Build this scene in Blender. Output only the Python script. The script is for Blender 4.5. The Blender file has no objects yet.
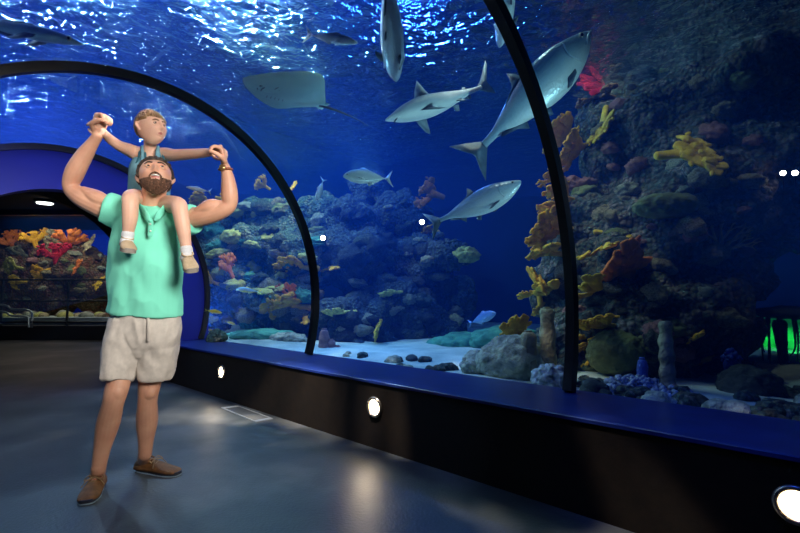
import bpy, bmesh, math, random
from mathutils import Vector, Matrix, noise, Quaternion
from mathutils.bvhtree import BVHTree

# ---------------------------------------------------------------- camera
TH, PIT, F, CH = 0.829, 0.068, 450.0, 1.05
sc = bpy.context.scene
COL = sc.collection
cam = bpy.data.objects.new('camera', bpy.data.cameras.new('camera'))
COL.objects.link(cam)
cam.location = (0, 0, CH)
cam.rotation_euler = (math.pi/2 + PIT, 0, 0)
cam.data.lens = F/800*36
cam.data.clip_start = .05
sc.camera = cam
sc.view_settings.view_transform = 'Standard'
sc.view_settings.look = 'None'
sc.view_settings.gamma = 1
sc.view_settings.use_curve_mapping = False
sc.view_settings.exposure = 0.0
sc.cycles.use_denoising = True
sc.cycles.max_bounces = 8
sc.cycles.diffuse_bounces = 2
sc.cycles.glossy_bounces = 3
sc.cycles.transmission_bounces = 4
sc.cycles.transparent_max_bounces = 24
sc.cycles.volume_bounces = 0
sc.cycles.sample_clamp_indirect = 4
sc.cycles.caustics_reflective = False
sc.cycles.caustics_refractive = False

# tunnel frame: s = across (towards the big tank), t = along the tunnel
RA = Vector((math.cos(TH), math.sin(TH), 0)); AA = Vector((-math.sin(TH), math.cos(TH), 0))
def W(s, t, z=0.0): return RA*s + AA*t + Vector((0, 0, z))
def ray(x, y):
    a = (x-400)/F; b = (266.5-y)/F
    return Vector((a, math.cos(PIT)-b*math.sin(PIT), math.sin(PIT)+b*math.cos(PIT)))
def P(x, y, Y):
    d = ray(x, y); return Vector((0, 0, CH)) + d*(Y/d.y)
def FL(x, y, z=0.0):
    d = ray(x, y); return Vector((0, 0, CH)) + d*((z-CH)/d.z)
SC, ZC, RR, EZ = 1.185, 1.0, 1.683, 1.052      # arch of the tunnel
ZW = 3.45                                       # water level
LZ = 0.466                                      # ledge height

# ---------------------------------------------------------------- world and lights
wd = bpy.data.worlds.new('world'); sc.world = wd; wd.use_nodes = True
wd.node_tree.nodes['Background'].inputs[0].default_value = (.004, .010, .04, 1)
wd.node_tree.nodes['Background'].inputs[1].default_value = 1.0

def spot(name, loc, target, energy, color, angle=60, blend=.6, size=.08):
    l = bpy.data.lights.new(name, 'SPOT'); l.energy = energy; l.color = color
    l.spot_size = math.radians(angle); l.spot_blend = blend; l.shadow_soft_size = size
    o = bpy.data.objects.new(name, l); COL.objects.link(o); o.location = loc
    o.rotation_euler = (Vector(target)-Vector(loc)).to_track_quat('-Z', 'Y').to_euler()
    return o
def area(name, loc, target, energy, color, sx=1, sy=1):
    l = bpy.data.lights.new(name, 'AREA'); l.energy = energy; l.color = color
    l.shape = 'RECTANGLE'; l.size = sx; l.size_y = sy
    o = bpy.data.objects.new(name, l); COL.objects.link(o); o.location = loc
    o.rotation_euler = (Vector(target)-Vector(loc)).to_track_quat('-Z', 'Y').to_euler()
    return o
WH = (.55, .75, 1.0); BL = (.05, .20, 1.0); BB = (.02, .09, 1.0); WARM = (1.0, .86, .62); CY = (.65, .95, .85)
# metal-halide floods hung over the open water
area('tank_flood', W(4.2, 6.9, 4.9), W(4.3, 7.0, 0), 230, CY, .12, .12)
area('tank_flood', W(5.4, 4.6, 4.9), W(5.0, 5.2, 0), 260, BL, .4, .4)
area('tank_flood', W(3.7, 2.2, 4.9), W(4.0, 2.0, 0), 70, (.75, 1, .85), .3, .3)
spot('coral_fill_spot', W(3.3, 2.7, 4.9), P(560, 230, 4.8), 900, WARM, 36, .7, .1)
spot('coral_fill_spot', W(3.0, 2.2, 3.6), P(545, 330, 4.2), 110, WARM, 50, .8, .1)
spot('coral_fill_spot', W(3.9, 5.6, 4.9), P(262, 255, 8), 1500, (1, .85, .6), 32, .8, .1)  # coral fill spots added to lift dull corals, no such fixtures seen
spot('coral_fill_spot', W(3.9, 4.2, 4.9), P(312, 295, 6.8), 900, (1, .8, .5), 26, .8, .1)
spot('coral_fill_spot', W(2.9, 1.6, 4.9), P(598, 100, 5.2), 500, (1, .9, .7), 22, .8, .08)
area('tank_flood', W(1.2, 5.0, 4.9), W(1.2, 5.4, 0), 90, BL, .3, .3)
spot('coral_fill_spot', W(3.2, .9, 4.6), P(715, 235, 4.2), 170, (1, .9, .7), 30, .8, .08)
spot('coral_fill_spot', W(4.6, 3.3, 4.9), P(428, 230, 7.4), 700, (1, .8, .5), 16, .8, .08)
area('added_blue_glow', W(1.5, 5.5, 4.0), W(1.5, 5.5, 5.2), 90, (.03, .18, 1), 5, 5)  # unseen panel added to tint the hall ceiling blue for surface glints
area('tank_flood', W(1.5, 8.6, 4.9), W(1.5, 8.0, 0), 260, WH, .14, .14)
area('tank_flood', W(-.6, 6.6, 4.9), W(-.3, 6.6, 0), 260, WH, .14, .14)
area('tank_flood', W(2.9, 6.4, 4.9), W(3.0, 6.4, 0), 260, WH, .12, .12)
area('tank_flood', W(-3.2, 7.6, 4.9), W(-2.5, 7, 0), 260, WH, .2, .2)
spot('tank_beam', W(4.6, 5.2, 4.9), W(4.0, 4.7, 0), 1600, (.07, .30, 1), 34, .8, .1)
spot('tank_beam', W(3.3, 4.0, 4.9), W(3.6, 3.6, 0), 2100, (.05, .26, 1), 46, .9, .1)
# uplights added out of view on the sand to brighten fish bellies
spot('fish_belly_fill', W(3.15, -1.6, .6), P(440, 115, 3.9), 420, (.35, .75, 1), 36, 1, .1)
spot('fish_belly_fill', W(3.05, 7.2, .6), P(320, 90, 3.6), 700, (.25, .66, 1), 80, 1, .1)
spot('green_light', P(800, 335, 5.0), P(785, 352, 6.1), 26, (.05, 1, .25), 80, .8, .05)
spot('green_light', P(890, 300, 5.2), P(785, 350, 6.4), 60, (.05, 1, .25), 50, .6, .1)
# blue house lights in the tunnel
spot('blue_house_light', W(.6, 4.6, 2.4), W(1.2, 6.4, 1.6), 34, BB, 120)
spot('blue_house_light', W(1.5, 2.2, 2.5), W(2.7, 2.4, .4), 30, BB, 60)
spot('blue_house_light', W(1.5, .3, 2.5), W(2.7, .3, .4), 60, BB, 50)
# key and fill spots added for the man, no fixtures seen
spot('added_man_spot', (1.0, .0, 2.2), P(150, 240, 2.5), 640, (1, .94, .87), 40, .8, .5)
spot('added_man_spot', W(-.1, 2.4, 2.3), P(130, 250, 2.5), 25, (1, .9, .8), 60, 1, .15)
g = spot('caustic_gobo_spot', W(1.3, 2.2, 2.66), W(1.3, 2.3, 0), 1700, (1, .96, .86), 120, .9, .05)  # added lamp; noise in its beam stands in for water caustics
g.data.use_nodes = True; gn = g.data.node_tree.nodes; gl_ = g.data.node_tree.links
tcg = gn.new('ShaderNodeTexCoord'); spg = gn.new('ShaderNodeSeparateXYZ'); gl_.new(tcg.outputs['Normal'], spg.inputs[0])
dv = gn.new('ShaderNodeVectorMath'); dv.operation = 'DIVIDE'; cb = gn.new('ShaderNodeCombineXYZ')
for i_ in range(3): gl_.new(spg.outputs['Z'], cb.inputs[i_])
gl_.new(tcg.outputs['Normal'], dv.inputs[0]); gl_.new(cb.outputs[0], dv.inputs[1])
ng = gn.new('ShaderNodeTexNoise'); ng.inputs['Scale'].default_value = 1.9; ng.inputs['Detail'].default_value = 3; gl_.new(dv.outputs[0], ng.inputs['Vector'])
mg = gn.new('ShaderNodeMapRange'); mg.inputs['From Min'].default_value = .57; mg.inputs['From Max'].default_value = .72; gl_.new(ng.outputs['Fac'], mg.inputs['Value'])
gl_.new(mg.outputs[0], gn['Emission'].inputs['Strength'])
# far room
area('far_tank_light', (-8.5, 12.0, 3.2), (-8.5, 12.8, 0), 42, (1, .9, .8), 4, .4)
area('far_tank_light', (-9, 14.2, 3.2), (-9, 15, 1), 40, (.1, .3, 1), 5, .3)
area('tank_flood', W(.6, 9.5, 3.9), W(.9, 8.0, 3.3), 22, WH, .12, .12)
area('tank_flood', W(3.2, 9.5, 3.95), W(3.2, 8.0, 3.3), 22, WH, .12, .12)
area('tank_flood', W(-1.5, 9.0, 4.0), W(-1.0, 8.0, 3.3), 22, WH, .12, .12)

# ---------------------------------------------------------------- materials
MATS = {}
def nt(m): return m.node_tree.nodes, m.node_tree.links
def pmat(name, c1, c2=None, scale=6, rough=.7, metal=0, bump=0, bscale=None, spec=.5, detail=6, c3=None, sss=0, coord='Object'):
    """principled surface with noise-mottled colour and bump"""
    if name in MATS: return MATS[name]
    m = bpy.data.materials.new(name); m.use_nodes = True; MATS[name] = m
    n, l = nt(m); b = n['Principled BSDF']
    b.inputs['Roughness'].default_value = rough; b.inputs['Metallic'].default_value = metal
    b.inputs['Specular IOR Level'].default_value = spec
    tc = n.new('ShaderNodeTexCoord')
    no = n.new('ShaderNodeTexNoise'); no.inputs['Scale'].default_value = scale; no.inputs['Detail'].default_value = detail
    l.new(tc.outputs[coord], no.inputs['Vector'])
    r = n.new('ShaderNodeValToRGB'); r.color_ramp.elements[0].position = .35; r.color_ramp.elements[1].position = .65
    c2 = c2 or tuple(x*.75 for x in c1)
    r.color_ramp.elements[0].color = (*c2, 1); r.color_ramp.elements[1].color = (*c1, 1)
    if c3:
        e = r.color_ramp.elements.new(.5); e.color = (*c3, 1)
    l.new(no.outputs['Fac'], r.inputs['Fac']); l.new(r.outputs['Color'], b.inputs['Base Color'])
    if sss:
        b.inputs['Subsurface Weight'].default_value = sss
        b.inputs['Subsurface Radius'].default_value = (.02, .008, .004); b.inputs['Subsurface Scale'].default_value = .5
    if bump:
        n2 = n.new('ShaderNodeTexNoise'); n2.inputs['Scale'].default_value = bscale or scale*5; n2.inputs['Detail'].default_value = 4
        l.new(tc.outputs[coord], n2.inputs['Vector'])
        bp = n.new('ShaderNodeBump'); bp.inputs['Strength'].default_value = bump; bp.inputs['Distance'].default_value = .02
        l.new(n2.outputs['Fac'], bp.inputs['Height']); l.new(bp.outputs['Normal'], b.inputs['Normal'])
    return m
def emat(name, col, st):
    if name in MATS: return MATS[name]
    m = bpy.data.materials.new(name); m.use_nodes = True; MATS[name] = m
    n, l = nt(m); n.clear(); o = n.new('ShaderNodeOutputMaterial'); e = n.new('ShaderNodeEmission')
    e.inputs[0].default_value = (*col, 1); e.inputs[1].default_value = st; l.new(e.outputs[0], o.inputs[0]); return m
def glassmat(name, tint=(1, 1, 1), refl=.9, rough=.0):
    m = bpy.data.materials.new(name); m.use_nodes = True; MATS[name] = m
    n, l = nt(m); n.clear(); o = n.new('ShaderNodeOutputMaterial')
    t = n.new('ShaderNodeBsdfTransparent'); t.inputs[0].default_value = (*tint, 1)
    g = n.new('ShaderNodeBsdfGlossy'); g.inputs['Roughness'].default_value = rough
    f = n.new('ShaderNodeLayerWeight'); f.inputs['Blend'].default_value = .18
    mu = n.new('ShaderNodeMath'); mu.operation = 'MULTIPLY'; mu.inputs[1].default_value = refl
    x = n.new('ShaderNodeMixShader')
    l.new(f.outputs['Fresnel'], mu.inputs[0]); l.new(mu.outputs[0], x.inputs[0]); l.new(t.outputs[0], x.inputs[1]); l.new(g.outputs[0], x.inputs[2])
    l.new(x.outputs[0], o.inputs[0]); return m

# ---------------------------------------------------------------- mesh helpers
def obj(name, bm, mats, parent=None, loc=None, smooth=True, weld=False):
    me = bpy.data.meshes.new(name)
    if weld: bmesh.ops.remove_doubles(bm, verts=bm.verts, dist=1e-5)
    bmesh.ops.recalc_face_normals(bm, faces=bm.faces)
    if loc is not None: bmesh.ops.translate(bm, verts=bm.verts, vec=-Vector(loc))
    bm.to_mesh(me); bm.free()
    if not isinstance(mats, (list, tuple)): mats = [mats]
    for m in mats: me.materials.append(m)
    if smooth: me.polygons.foreach_set('use_smooth', [True]*len(me.polygons))
    o = bpy.data.objects.new(name, me); COL.objects.link(o)
    if loc is not None: o.location = loc
    if parent:
        o.parent = parent
    return o
def tag(o, label=None, cat=None, group=None, kind=None):
    if label: o['label'] = label
    if cat: o['category'] = cat
    if group: o['group'] = group
    if kind: o['kind'] = kind
    return o
def struct(name, bm, m, smooth=False):
    o = obj(name, bm, m, smooth=smooth); o['kind'] = 'structure'; return o
def empty(name, loc, label, cat, group=None):
    o = bpy.data.objects.new(name, None); COL.objects.link(o); o.location = loc
    return tag(o, label, cat, group)
def child(name, bm, m, root, smooth=True, parent=None, label=None):
    """bm in world coordinates; parented under root whose world position is root location"""
    base = Vector(root.location)
    o = obj(name, bm, m, parent=parent or root, smooth=smooth)
    o.data.transform(Matrix.Translation(-base))
    if label: o['label'] = label
    return o
def prism(bm, poly, z0, z1):
    a = [bm.verts.new((p[0], p[1], z0)) for p in poly]; b = [bm.verts.new((p[0], p[1], z1)) for p in poly]
    k = len(poly)
    bm.faces.new(a[::-1]); bm.faces.new(b)
    for i in range(k): bm.faces.new((a[i], a[(i+1) % k], b[(i+1) % k], b[i]))
def box(bm, c, size, M=None, bev=0):
    r = bmesh.ops.create_cube(bm, size=1)
    vs = r['verts']
    bmesh.ops.scale(bm, verts=vs, vec=size)
    if bev:
        es = list({e for v in vs for e in v.link_edges})
        rr = bmesh.ops.bevel(bm, geom=es, offset=bev, segments=2, profile=.5, affect='EDGES')
        vs = list({v for f in rr['faces'] for v in f.verts} | {v for v in vs if v.is_valid})
    if M is not None: bmesh.ops.transform(bm, matrix=M.to_4x4(), verts=vs)
    bmesh.ops.translate(bm, verts=vs, vec=c)
    return vs
MT = Matrix((RA, AA, Vector((0, 0, 1)))).transposed()      # tunnel frame rotation
def extrude_section(bm, sec, t0, t1, closed=True, caps=True):
    """sec: list of (s,z); extruded along the tunnel"""
    a = [bm.verts.new(W(s, t0, z)) for s, z in sec]; b = [bm.verts.new(W(s, t1, z)) for s, z in sec]
    k = len(sec)
    for i in range(k if closed else k-1): bm.faces.new((a[i], a[(i+1) % k], b[(i+1) % k], b[i]))
    if closed and caps:
        for ring in (a, b):
            f = bm.faces.new(ring)
        bmesh.ops.triangulate(bm, faces=[f for f in bm.faces if len(f.verts) > 4])
def arch(r, n=40, a0=-.33, a1=math.pi+.33, zmin=None):
    out = []
    for i in range(n+1):
        a = a0+(a1-a0)*i/n
        out.append((SC+r*math.cos(a), ZC+EZ*r*math.sin(a)))
    return out
def catmull(pts, m=6):
    if len(pts) < 3: 
        return [tuple(p) for p in pts]
    q = [pts[0]]+list(pts)+[pts[-1]]; out = []
    for i in range(1, len(q)-2):
        for j in range(m):
            t = j/m; p0, p1, p2, p3 = q[i-1], q[i], q[i+1], q[i+2]
            out.append(tuple(.5*((2*b)+(-a+c)*t+(2*a-5*b+4*c-d)*t*t+(-a+3*b-3*c+d)*t**3) for a, b, c, d in zip(p0, p1, p2, p3)))
    out.append(tuple(q[-2])); return out
def tube(bm, pts, rad, n=10, flat=1.0, up=(0, 0, 1), cap=True, m=6, smoothpath=True, mat=0, rnd=None):
    """swept tube; rad list of r or (r_side, r_up); ends rounded"""
    P4 = []
    for p, r in zip(pts, rad):
        if not isinstance(r, (tuple, list)): r = (r, r*flat)
        P4.append((*p, *r))
    if smoothpath: P4 = catmull(P4, m)
    C = [Vector(p[:3]) for p in P4]; k = len(C); up = Vector(up)
    rings = []
    def ring(c, T, a, b):
        S = T.cross(up)
        if S.length < 1e-3: S = T.cross(Vector((0, 1, 0.01)))
        S.normalize(); U = S.cross(T).normalized()
        return [bm.verts.new(c+S*(a*math.cos(2*math.pi*i/n))+U*(b*math.sin(2*math.pi*i/n))) for i in range(n)]
    for i in range(k):
        T = (C[min(i+1, k-1)]-C[max(i-1, 0)]).normalized()
        a, b = max(P4[i][3], 1e-4), max(P4[i][4], 1e-4)
        if i == 0 and cap:
            for q in (.25, .6, .88): 
                w = math.sqrt(max(0, 1-(1-q)**2)); h = min(a, b)
                rings.append(ring(C[0]-T*h*(1-q), T, a*w, b*w))
        rings.append(ring(C[i], T, a, b))
        if i == k-1 and cap:
            for q in (.88, .6, .25):
                w = math.sqrt(max(0, 1-(1-q)**2)); h = min(a, b)
                rings.append(ring(C[-1]+T*h*(1-q), T, a*w, b*w))
    fs = []
    for A, B in zip(rings, rings[1:]):
        for i in range(n): fs.append(bm.faces.new((A[i], A[(i+1) % n], B[(i+1) % n], B[i])))
    fs.append(bm.faces.new(rings[0][::-1])); fs.append(bm.faces.new(rings[-1]))
    if mat:
        for f in fs: f.material_index = mat
    return [v for r in rings for v in r]
def ball(bm, c, r, sub=2, mat=0, M=None):
    if not isinstance(r, (tuple, list, Vector)): r = (r, r, r)
    vs = bmesh.ops.create_icosphere(bm, subdivisions=sub, radius=1)['verts']
    bmesh.ops.scale(bm, verts=vs, vec=r)
    if M is not None: bmesh.ops.transform(bm, matrix=M.to_4x4(), verts=vs)
    bmesh.ops.translate(bm, verts=vs, vec=Vector(c))
    if mat:
        for f in {f for v in vs for f in v.link_faces}: f.material_index = mat
    return vs
def ngon_disc(bm, c, axis, r, n=24, depth=0, r2=None, mat=0):
    """short cylinder along axis"""
    axis = Vector(axis).normalized(); c = Vector(c); q = axis.to_track_quat('Z', 'Y'); r2 = r if r2 is None else r2
    A = [bm.verts.new(c+q@Vector((r*math.cos(2*math.pi*i/n), r*math.sin(2*math.pi*i/n), 0))) for i in range(n)]
    B = [bm.verts.new(c+q@Vector((r2*math.cos(2*math.pi*i/n), r2*math.sin(2*math.pi*i/n), depth))) for i in range(n)]
    fs = [bm.faces.new(A[::-1]), bm.faces.new(B)]+[bm.faces.new((A[i], A[(i+1) % n], B[(i+1) % n], B[i])) for i in range(n)]
    for f in fs: f.material_index = mat
def ringtube(bm, c, axis, R, r, n=32, m=8):
    q = Vector(axis).to_track_quat('Z', 'Y'); c = Vector(c); G = []
    for i in range(n):
        a = 2*math.pi*i/n
        G.append([bm.verts.new(c+q@Vector(((R+r*math.cos(2*math.pi*j/m))*math.cos(a), (R+r*math.cos(2*math.pi*j/m))*math.sin(a), r*math.sin(2*math.pi*j/m)))) for j in range(m)])
    for i in range(n):
        for j in range(m): bm.faces.new((G[i][j], G[(i+1) % n][j], G[(i+1) % n][(j+1) % m], G[i][(j+1) % m]))
def fbm(v, s, o=5):
    return noise.fractal(Vector(v)*s, .9, 2.1, o)
# ---------------------------------------------------------------- structure
rd = random.Random(7)
M_floor = pmat('floor_concrete', (.15, .14, .125), (.011, .012, .014), scale=1.0, rough=.42, bump=.12, bscale=60, c3=(.04, .042, .042), detail=8)
n_, l_ = nt(M_floor)                      # streaky trowelled stains with a varying polish
no = n_.new('ShaderNodeTexNoise'); no.inputs['Scale'].default_value = 3.0; no.inputs['Detail'].default_value = 5
rr = n_.new('ShaderNodeMapRange'); rr.inputs['To Min'].default_value = .30; rr.inputs['To Max'].default_value = .55
l_.new(no.outputs['Fac'], rr.inputs['Value']); l_.new(rr.outputs[0], n_['Principled BSDF'].inputs['Roughness'])
M_ledge = pmat('ledge_front_brown', (.012, .007, .004), (.008, .005, .003), scale=20, rough=.7, bump=.05, spec=.15)
M_ledgetop = pmat('ledge_top_blue', (.012, .03, .16), (.01, .02, .12), scale=9, rough=.3)
M_black = pmat('black_steel', (.006, .006, .008), (.004, .004, .006), rough=.3)
M_dark = pmat('dark_plaster', (.012, .014, .022), (.008, .01, .018), rough=.8)
M_blue = pmat('blue_paint', (.006, .02, .34), (.004, .012, .24), scale=1.2, rough=.45)
M_backwall = pmat('tank_back_blue', (.003, .020, .20), (.001, .008, .10), scale=.5, rough=.9)
M_sand = pmat('tank_sand', (.62, .70, .60), (.30, .40, .36), scale=2.2, rough=.9, bump=.6, bscale=9)

# floor
bm = bmesh.new(); prism(bm, [(-18, -3), (6, -3), (6, 3), (1, 9), (-2, 13), (-18, 13)], -.12, 0); struct('floor', bm, M_floor)

# ledges (both sides of the walkway)
def ledge(s_front, s_glass, name):
    sg = 1 if s_glass > s_front else -1
    bm = bmesh.new()
    extrude_section(bm, [(s_front, 0), (s_front, LZ-.022), (s_glass+.09*sg, LZ-.022), (s_glass+.09*sg, 0)], -3.5, 6.45)
    o = struct(name, bm, M_ledge)
    bm = bmesh.new()
    extrude_section(bm, [(s_front-.012*sg, LZ-.02), (s_front-.012*sg, LZ-.004), (s_front-.006*sg, LZ), (s_glass+.09*sg, LZ), (s_glass+.09*sg, LZ-.02)], -3.5, 6.45)
    p = obj('ledge_top', bm, M_ledgetop, parent=o, smooth=False); return o
ledge(2.248, 2.79, 'trim_1'); ledge(.10, -.45, 'trim_2')

# acrylic panels between the ribs
M_glass = glassmat('acrylic', (.97, .985, 1.0), .10)
ribs_t = [-1.55, 1.135, 3.801, 6.295]
aa0 = math.asin((LZ-ZC)/(EZ*RR))
for i in range(3):
    bm = bmesh.new()
    extrude_section(bm, arch(RR+.02, 64, aa0, math.pi-aa0), ribs_t[i], ribs_t[i+1], closed=False)
    struct('window_%d' % (i+1), bm, M_glass, smooth=True)
# black arch ribs
for i, t in enumerate(ribs_t):
    bm = bmesh.new(); w = .034; sec = arch(RR+.012, 72, aa0, math.pi-aa0); sec2 = arch(RR-.05, 72, aa0, math.pi-aa0)
    L = []
    for (s1, z1), (s2, z2) in zip(sec, sec2):
        L.append([bm.verts.new(W(s1, t-w, z1)), bm.verts.new(W(s1, t+w, z1)), bm.verts.new(W(s2, t+w*.8, z2)), bm.verts.new(W(s2, t-w*.8, z2))])
    for A, B in zip(L, L[1:]):
        for j in range(4): bm.faces.new((A[j], A[(j+1) % 4], B[(j+1) % 4], B[j]))
    bm.faces.new(L[0]); bm.faces.new(L[-1][::-1])
    struct('trim_%d' % (i+3), bm, M_black)

# blue end portal: thick annular wall with an arched doorway
def portal(t0, t1, ri, ro, mat, name):
    bm = bmesh.new(); n = 64
    ain, aout = math.asin(-.95), aa0
    I = [(SC+ri*math.cos(a), ZC+EZ*ri*math.sin(a)) for a in [math.pi*i/n for i in range(n+1)]]
    O = [(SC+ro*math.cos(a), ZC+EZ*ro*math.sin(a)) for a in [math.pi*i/n for i in range(n+1)]]
    I = [(SC+ri, 0)]+I+[(SC-ri, 0)]; O = [(SC+ro, 0)]+O+[(SC-ro, 0)]
    V = []
    for (s1, z1), (s2, z2) in zip(I, O):
        V.append([bm.verts.new(W(s1, t0, z1)), bm.verts.new(W(s2, t0, z2)), bm.verts.new(W(s2, t1, z2)), bm.verts.new(W(s1, t1, z1))])
    for A, B in zip(V, V[1:]):
        for j in range(4): bm.faces.new((A[j], A[(j+1) % 4], B[(j+1) % 4], B[j]))
    bm.faces.new(V[0]); bm.faces.new(V[-1][::-1])
    return struct(name, bm, mat)
portal(6.31, 6.50, 1.22, RR+.02, M_blue, 'wall_portal')
bm = bmesh.new()
extrude_section(bm, [(SC+RR+.06, 0)]+arch(RR+.06, 48, 0, math.pi)+[(SC-RR-.06, 0)], 6.5, 9.8, closed=False)
struct('wall_sleeve', bm, M_dark)

# tank shell
bm = bmesh.new()
T0, T1 = -6.0, 9.8
def quad(bm, *p): return bm.faces.new([bm.verts.new(q) for q in p])
quad(bm, W(10, T0, -.2), W(10, T1, -.2), W(10, T1, 5.2), W(10, T0, 5.2)); struct('wall_back', bm, M_backwall)
bm = bmesh.new()
quad(bm, W(-6, T0, -.2), W(-6, T1, -.2), W(-6, T1, 5.2), W(-6, T0, 5.2)); struct('wall_left', bm, M_backwall)
bm = bmesh.new()
quad(bm, W(-6, T0, -.2), W(10, T0, -.2), W(10, T0, 5.2), W(-6, T0, 5.2)); struct('wall_front', bm, M_backwall)
bm = bmesh.new()
for a, b, z0, z1 in ((SC+RR+.05, 10, -.2, 5.2), (-6, SC-RR-.05, -.2, 5.2), (SC-RR-.05, SC+RR+.05, ZC+EZ*RR+.05, 5.2)):
    quad(bm, W(a, T1, z0), W(b, T1, z0), W(b, T1, z1), W(a, T1, z1))
struct('wall_right', bm, M_backwall)
# hall above the tank
bm = bmesh.new(); quad(bm, W(-6, T0, 5.2), W(10, T0, 5.2), W(10, T1, 5.2), W(-6, T1, 5.2)); struct('ceiling', bm, pmat('hall_paint', (.25, .3, .4), (.2, .25, .33), scale=1, rough=.8))

# sand bed, gently rippled
def sand_z(s, t):
    return .40+.07*fbm((s, t, 3), .6, 4)
bm = bmesh.new(); NX, NY = 80, 110; G = []
for i in range(NX+1):
    row = []
    for j in range(NY+1):
        s = 2.86+(10-2.86)*i/NX; t = T0+(T1-T0)*j/NY
        row.append(bm.verts.new(W(s, t, sand_z(s, t))))
    G.append(row)
for i in range(NX):
    for j in range(NY): bm.faces.new((G[i][j], G[i+1][j], G[i+1][j+1], G[i][j+1]))
o = obj('sand_bed', bm, M_sand); tag(o, kind='structure')

bm = bmesh.new(); G = []
for i in range(31):
    G.append([bm.verts.new(W(-6+5.45*i/30, T0+(T1-T0)*j/60, sand_z(i*.2, j*.25))) for j in range(61)])
for i in range(30):
    for j in range(60): bm.faces.new((G[i][j], G[i+1][j], G[i+1][j+1], G[i][j+1]))
o = obj('sand_bed', bm, M_sand); tag(o, kind='structure')
# water body
bm = bmesh.new()
sec = [(9.98, .1), (9.98, ZW), (-5.98, ZW), (-5.98, .1), (SC-RR-.08, .1)]+arch(RR+.03, 40, -.3, math.pi+.3)[::-1]+[(SC+RR+.08, .1)]
extrude_section(bm, sec, T0+.02, T1-.02)
m = bpy.data.materials.new('water_body'); m.use_nodes = True; n, l = nt(m); n.clear()
out = n.new('ShaderNodeOutputMaterial'); vs_ = n.new('ShaderNodeVolumeScatter'); va = n.new('ShaderNodeVolumeAbsorption'); ad = n.new('ShaderNodeAddShader')
vs_.inputs['Color'].default_value = (.02, .17, 1, 1); vs_.inputs['Density'].default_value = .055; vs_.inputs['Anisotropy'].default_value = .1
va.inputs['Color'].default_value = (.4, .8, 1.0, 1); va.inputs['Density'].default_value = .055
l.new(vs_.outputs[0], ad.inputs[0]); l.new(va.outputs[0], ad.inputs[1]); l.new(ad.outputs[0], out.inputs['Volume'])
struct('water_body', bm, m)
# water surface: wavy sheet, partly clear, mirror-like from below
M_surf = bpy.data.materials.new('water_surface'); M_surf.use_nodes = True; n, l = nt(M_surf); n.clear()
out = n.new('ShaderNodeOutputMaterial'); gl = n.new('ShaderNodeBsdfGlass'); gl.inputs['IOR'].default_value = 1.33; gl.inputs['Roughness'].default_value = 0.0
gl.inputs['Color'].default_value = (.45, .74, 1, 1)
tr = n.new('ShaderNodeBsdfTransparent'); tr.inputs[0].default_value = (.7, .87, 1, 1); mx = n.new('ShaderNodeMixShader'); mx.inputs[0].default_value = .74
tc = n.new('ShaderNodeTexCoord'); mp = n.new('ShaderNodeMapping'); mp.inputs['Scale'].default_value = (1, 1, 1)
n1 = n.new('ShaderNodeTexNoise'); n1.inputs['Scale'].default_value = 6.5; n1.inputs['Detail'].default_value = 3; n1.inputs['Roughness'].default_value = .55; n1.inputs['Distortion'].default_value = .6
bp = n.new('ShaderNodeBump'); bp.inputs['Strength'].default_value = 1; bp.inputs['Distance'].default_value = .20
l.new(tc.outputs['Object'], mp.inputs[0]); l.new(mp.outputs[0], n1.inputs['Vector']); l.new(n1.outputs['Fac'], bp.inputs['Height']); l.new(bp.outputs[0], gl.inputs['Normal'])
l.new(tr.outputs[0], mx.inputs[1]); l.new(gl.outputs[0], mx.inputs[2]); l.new(mx.outputs[0], out.inputs[0])
bm = bmesh.new(); N1, N2 = 120, 110; G = []
for i in range(N1+1):
    row = []
    for j in range(N2+1):
        s = -6+16*i/N1; t = T0+(T1-T0)*j/N2
        row.append(bm.verts.new(W(s, t, ZW+.01+.035*fbm((s, t, 0), .8, 3))))
    G.append(row)
for i in range(N1):
    for j in range(N2): bm.faces.new((G[i][j], G[i+1][j], G[i+1][j+1], G[i][j+1]))
o = obj('water_surface', bm, M_surf); o['kind'] = 'structure'

# room beyond the portal
bm = bmesh.new()
prism(bm, [W(-7, 9.82)[:2], W(6.5, 9.82)[:2], (-1.0, 15.2), (-18, 15.2)], 3.3, 3.42); struct('ceiling_far', bm, M_dark)
YW = 11.4
M_farback = pmat('far_tank_blue', (.004, .035, .28), (.003, .02, .2), scale=.7, rough=.9)
bm = bmesh.new()
quad(bm, (-18, 15.0, 0), (-1.5, 15.0, 0), (-1.5, 15.0, 3.3), (-18, 15.0, 3.3)); struct('wall_far', bm, M_farback)
bm = bmesh.new()
box(bm, (-10, YW, .17), (16, .5, .34)); struct('wall_curb', bm, M_dark)
bm = bmesh.new(); box(bm, (-10, YW+.1, 3.23), (16, .08, .14)); struct('trim_7', bm, M_black)
bm = bmesh.new(); box(bm, (-4.3, 12.2, 1.65), (2.4, 1.4, 3.3)); struct('wall_far_side', bm, M_dark)
bm = bmesh.new(); box(bm, (-10, YW+.12, 1.75), (16, .03, 2.84)); struct('window_4', bm, glassmat('far_acrylic', (.95, .98, 1), .15))
bm = bmesh.new(); box(bm, (-10, 13.3, .28), (16, 3.4, .5)); struct('floor_tank', bm, M_sand)
bm = bmesh.new(); quad(bm, (-18, 0, 0), (-18, 15, 0), (-18, 15, 3.4), (-18, 0, 3.4)); struct('wall_far_left', bm, M_dark)
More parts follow.
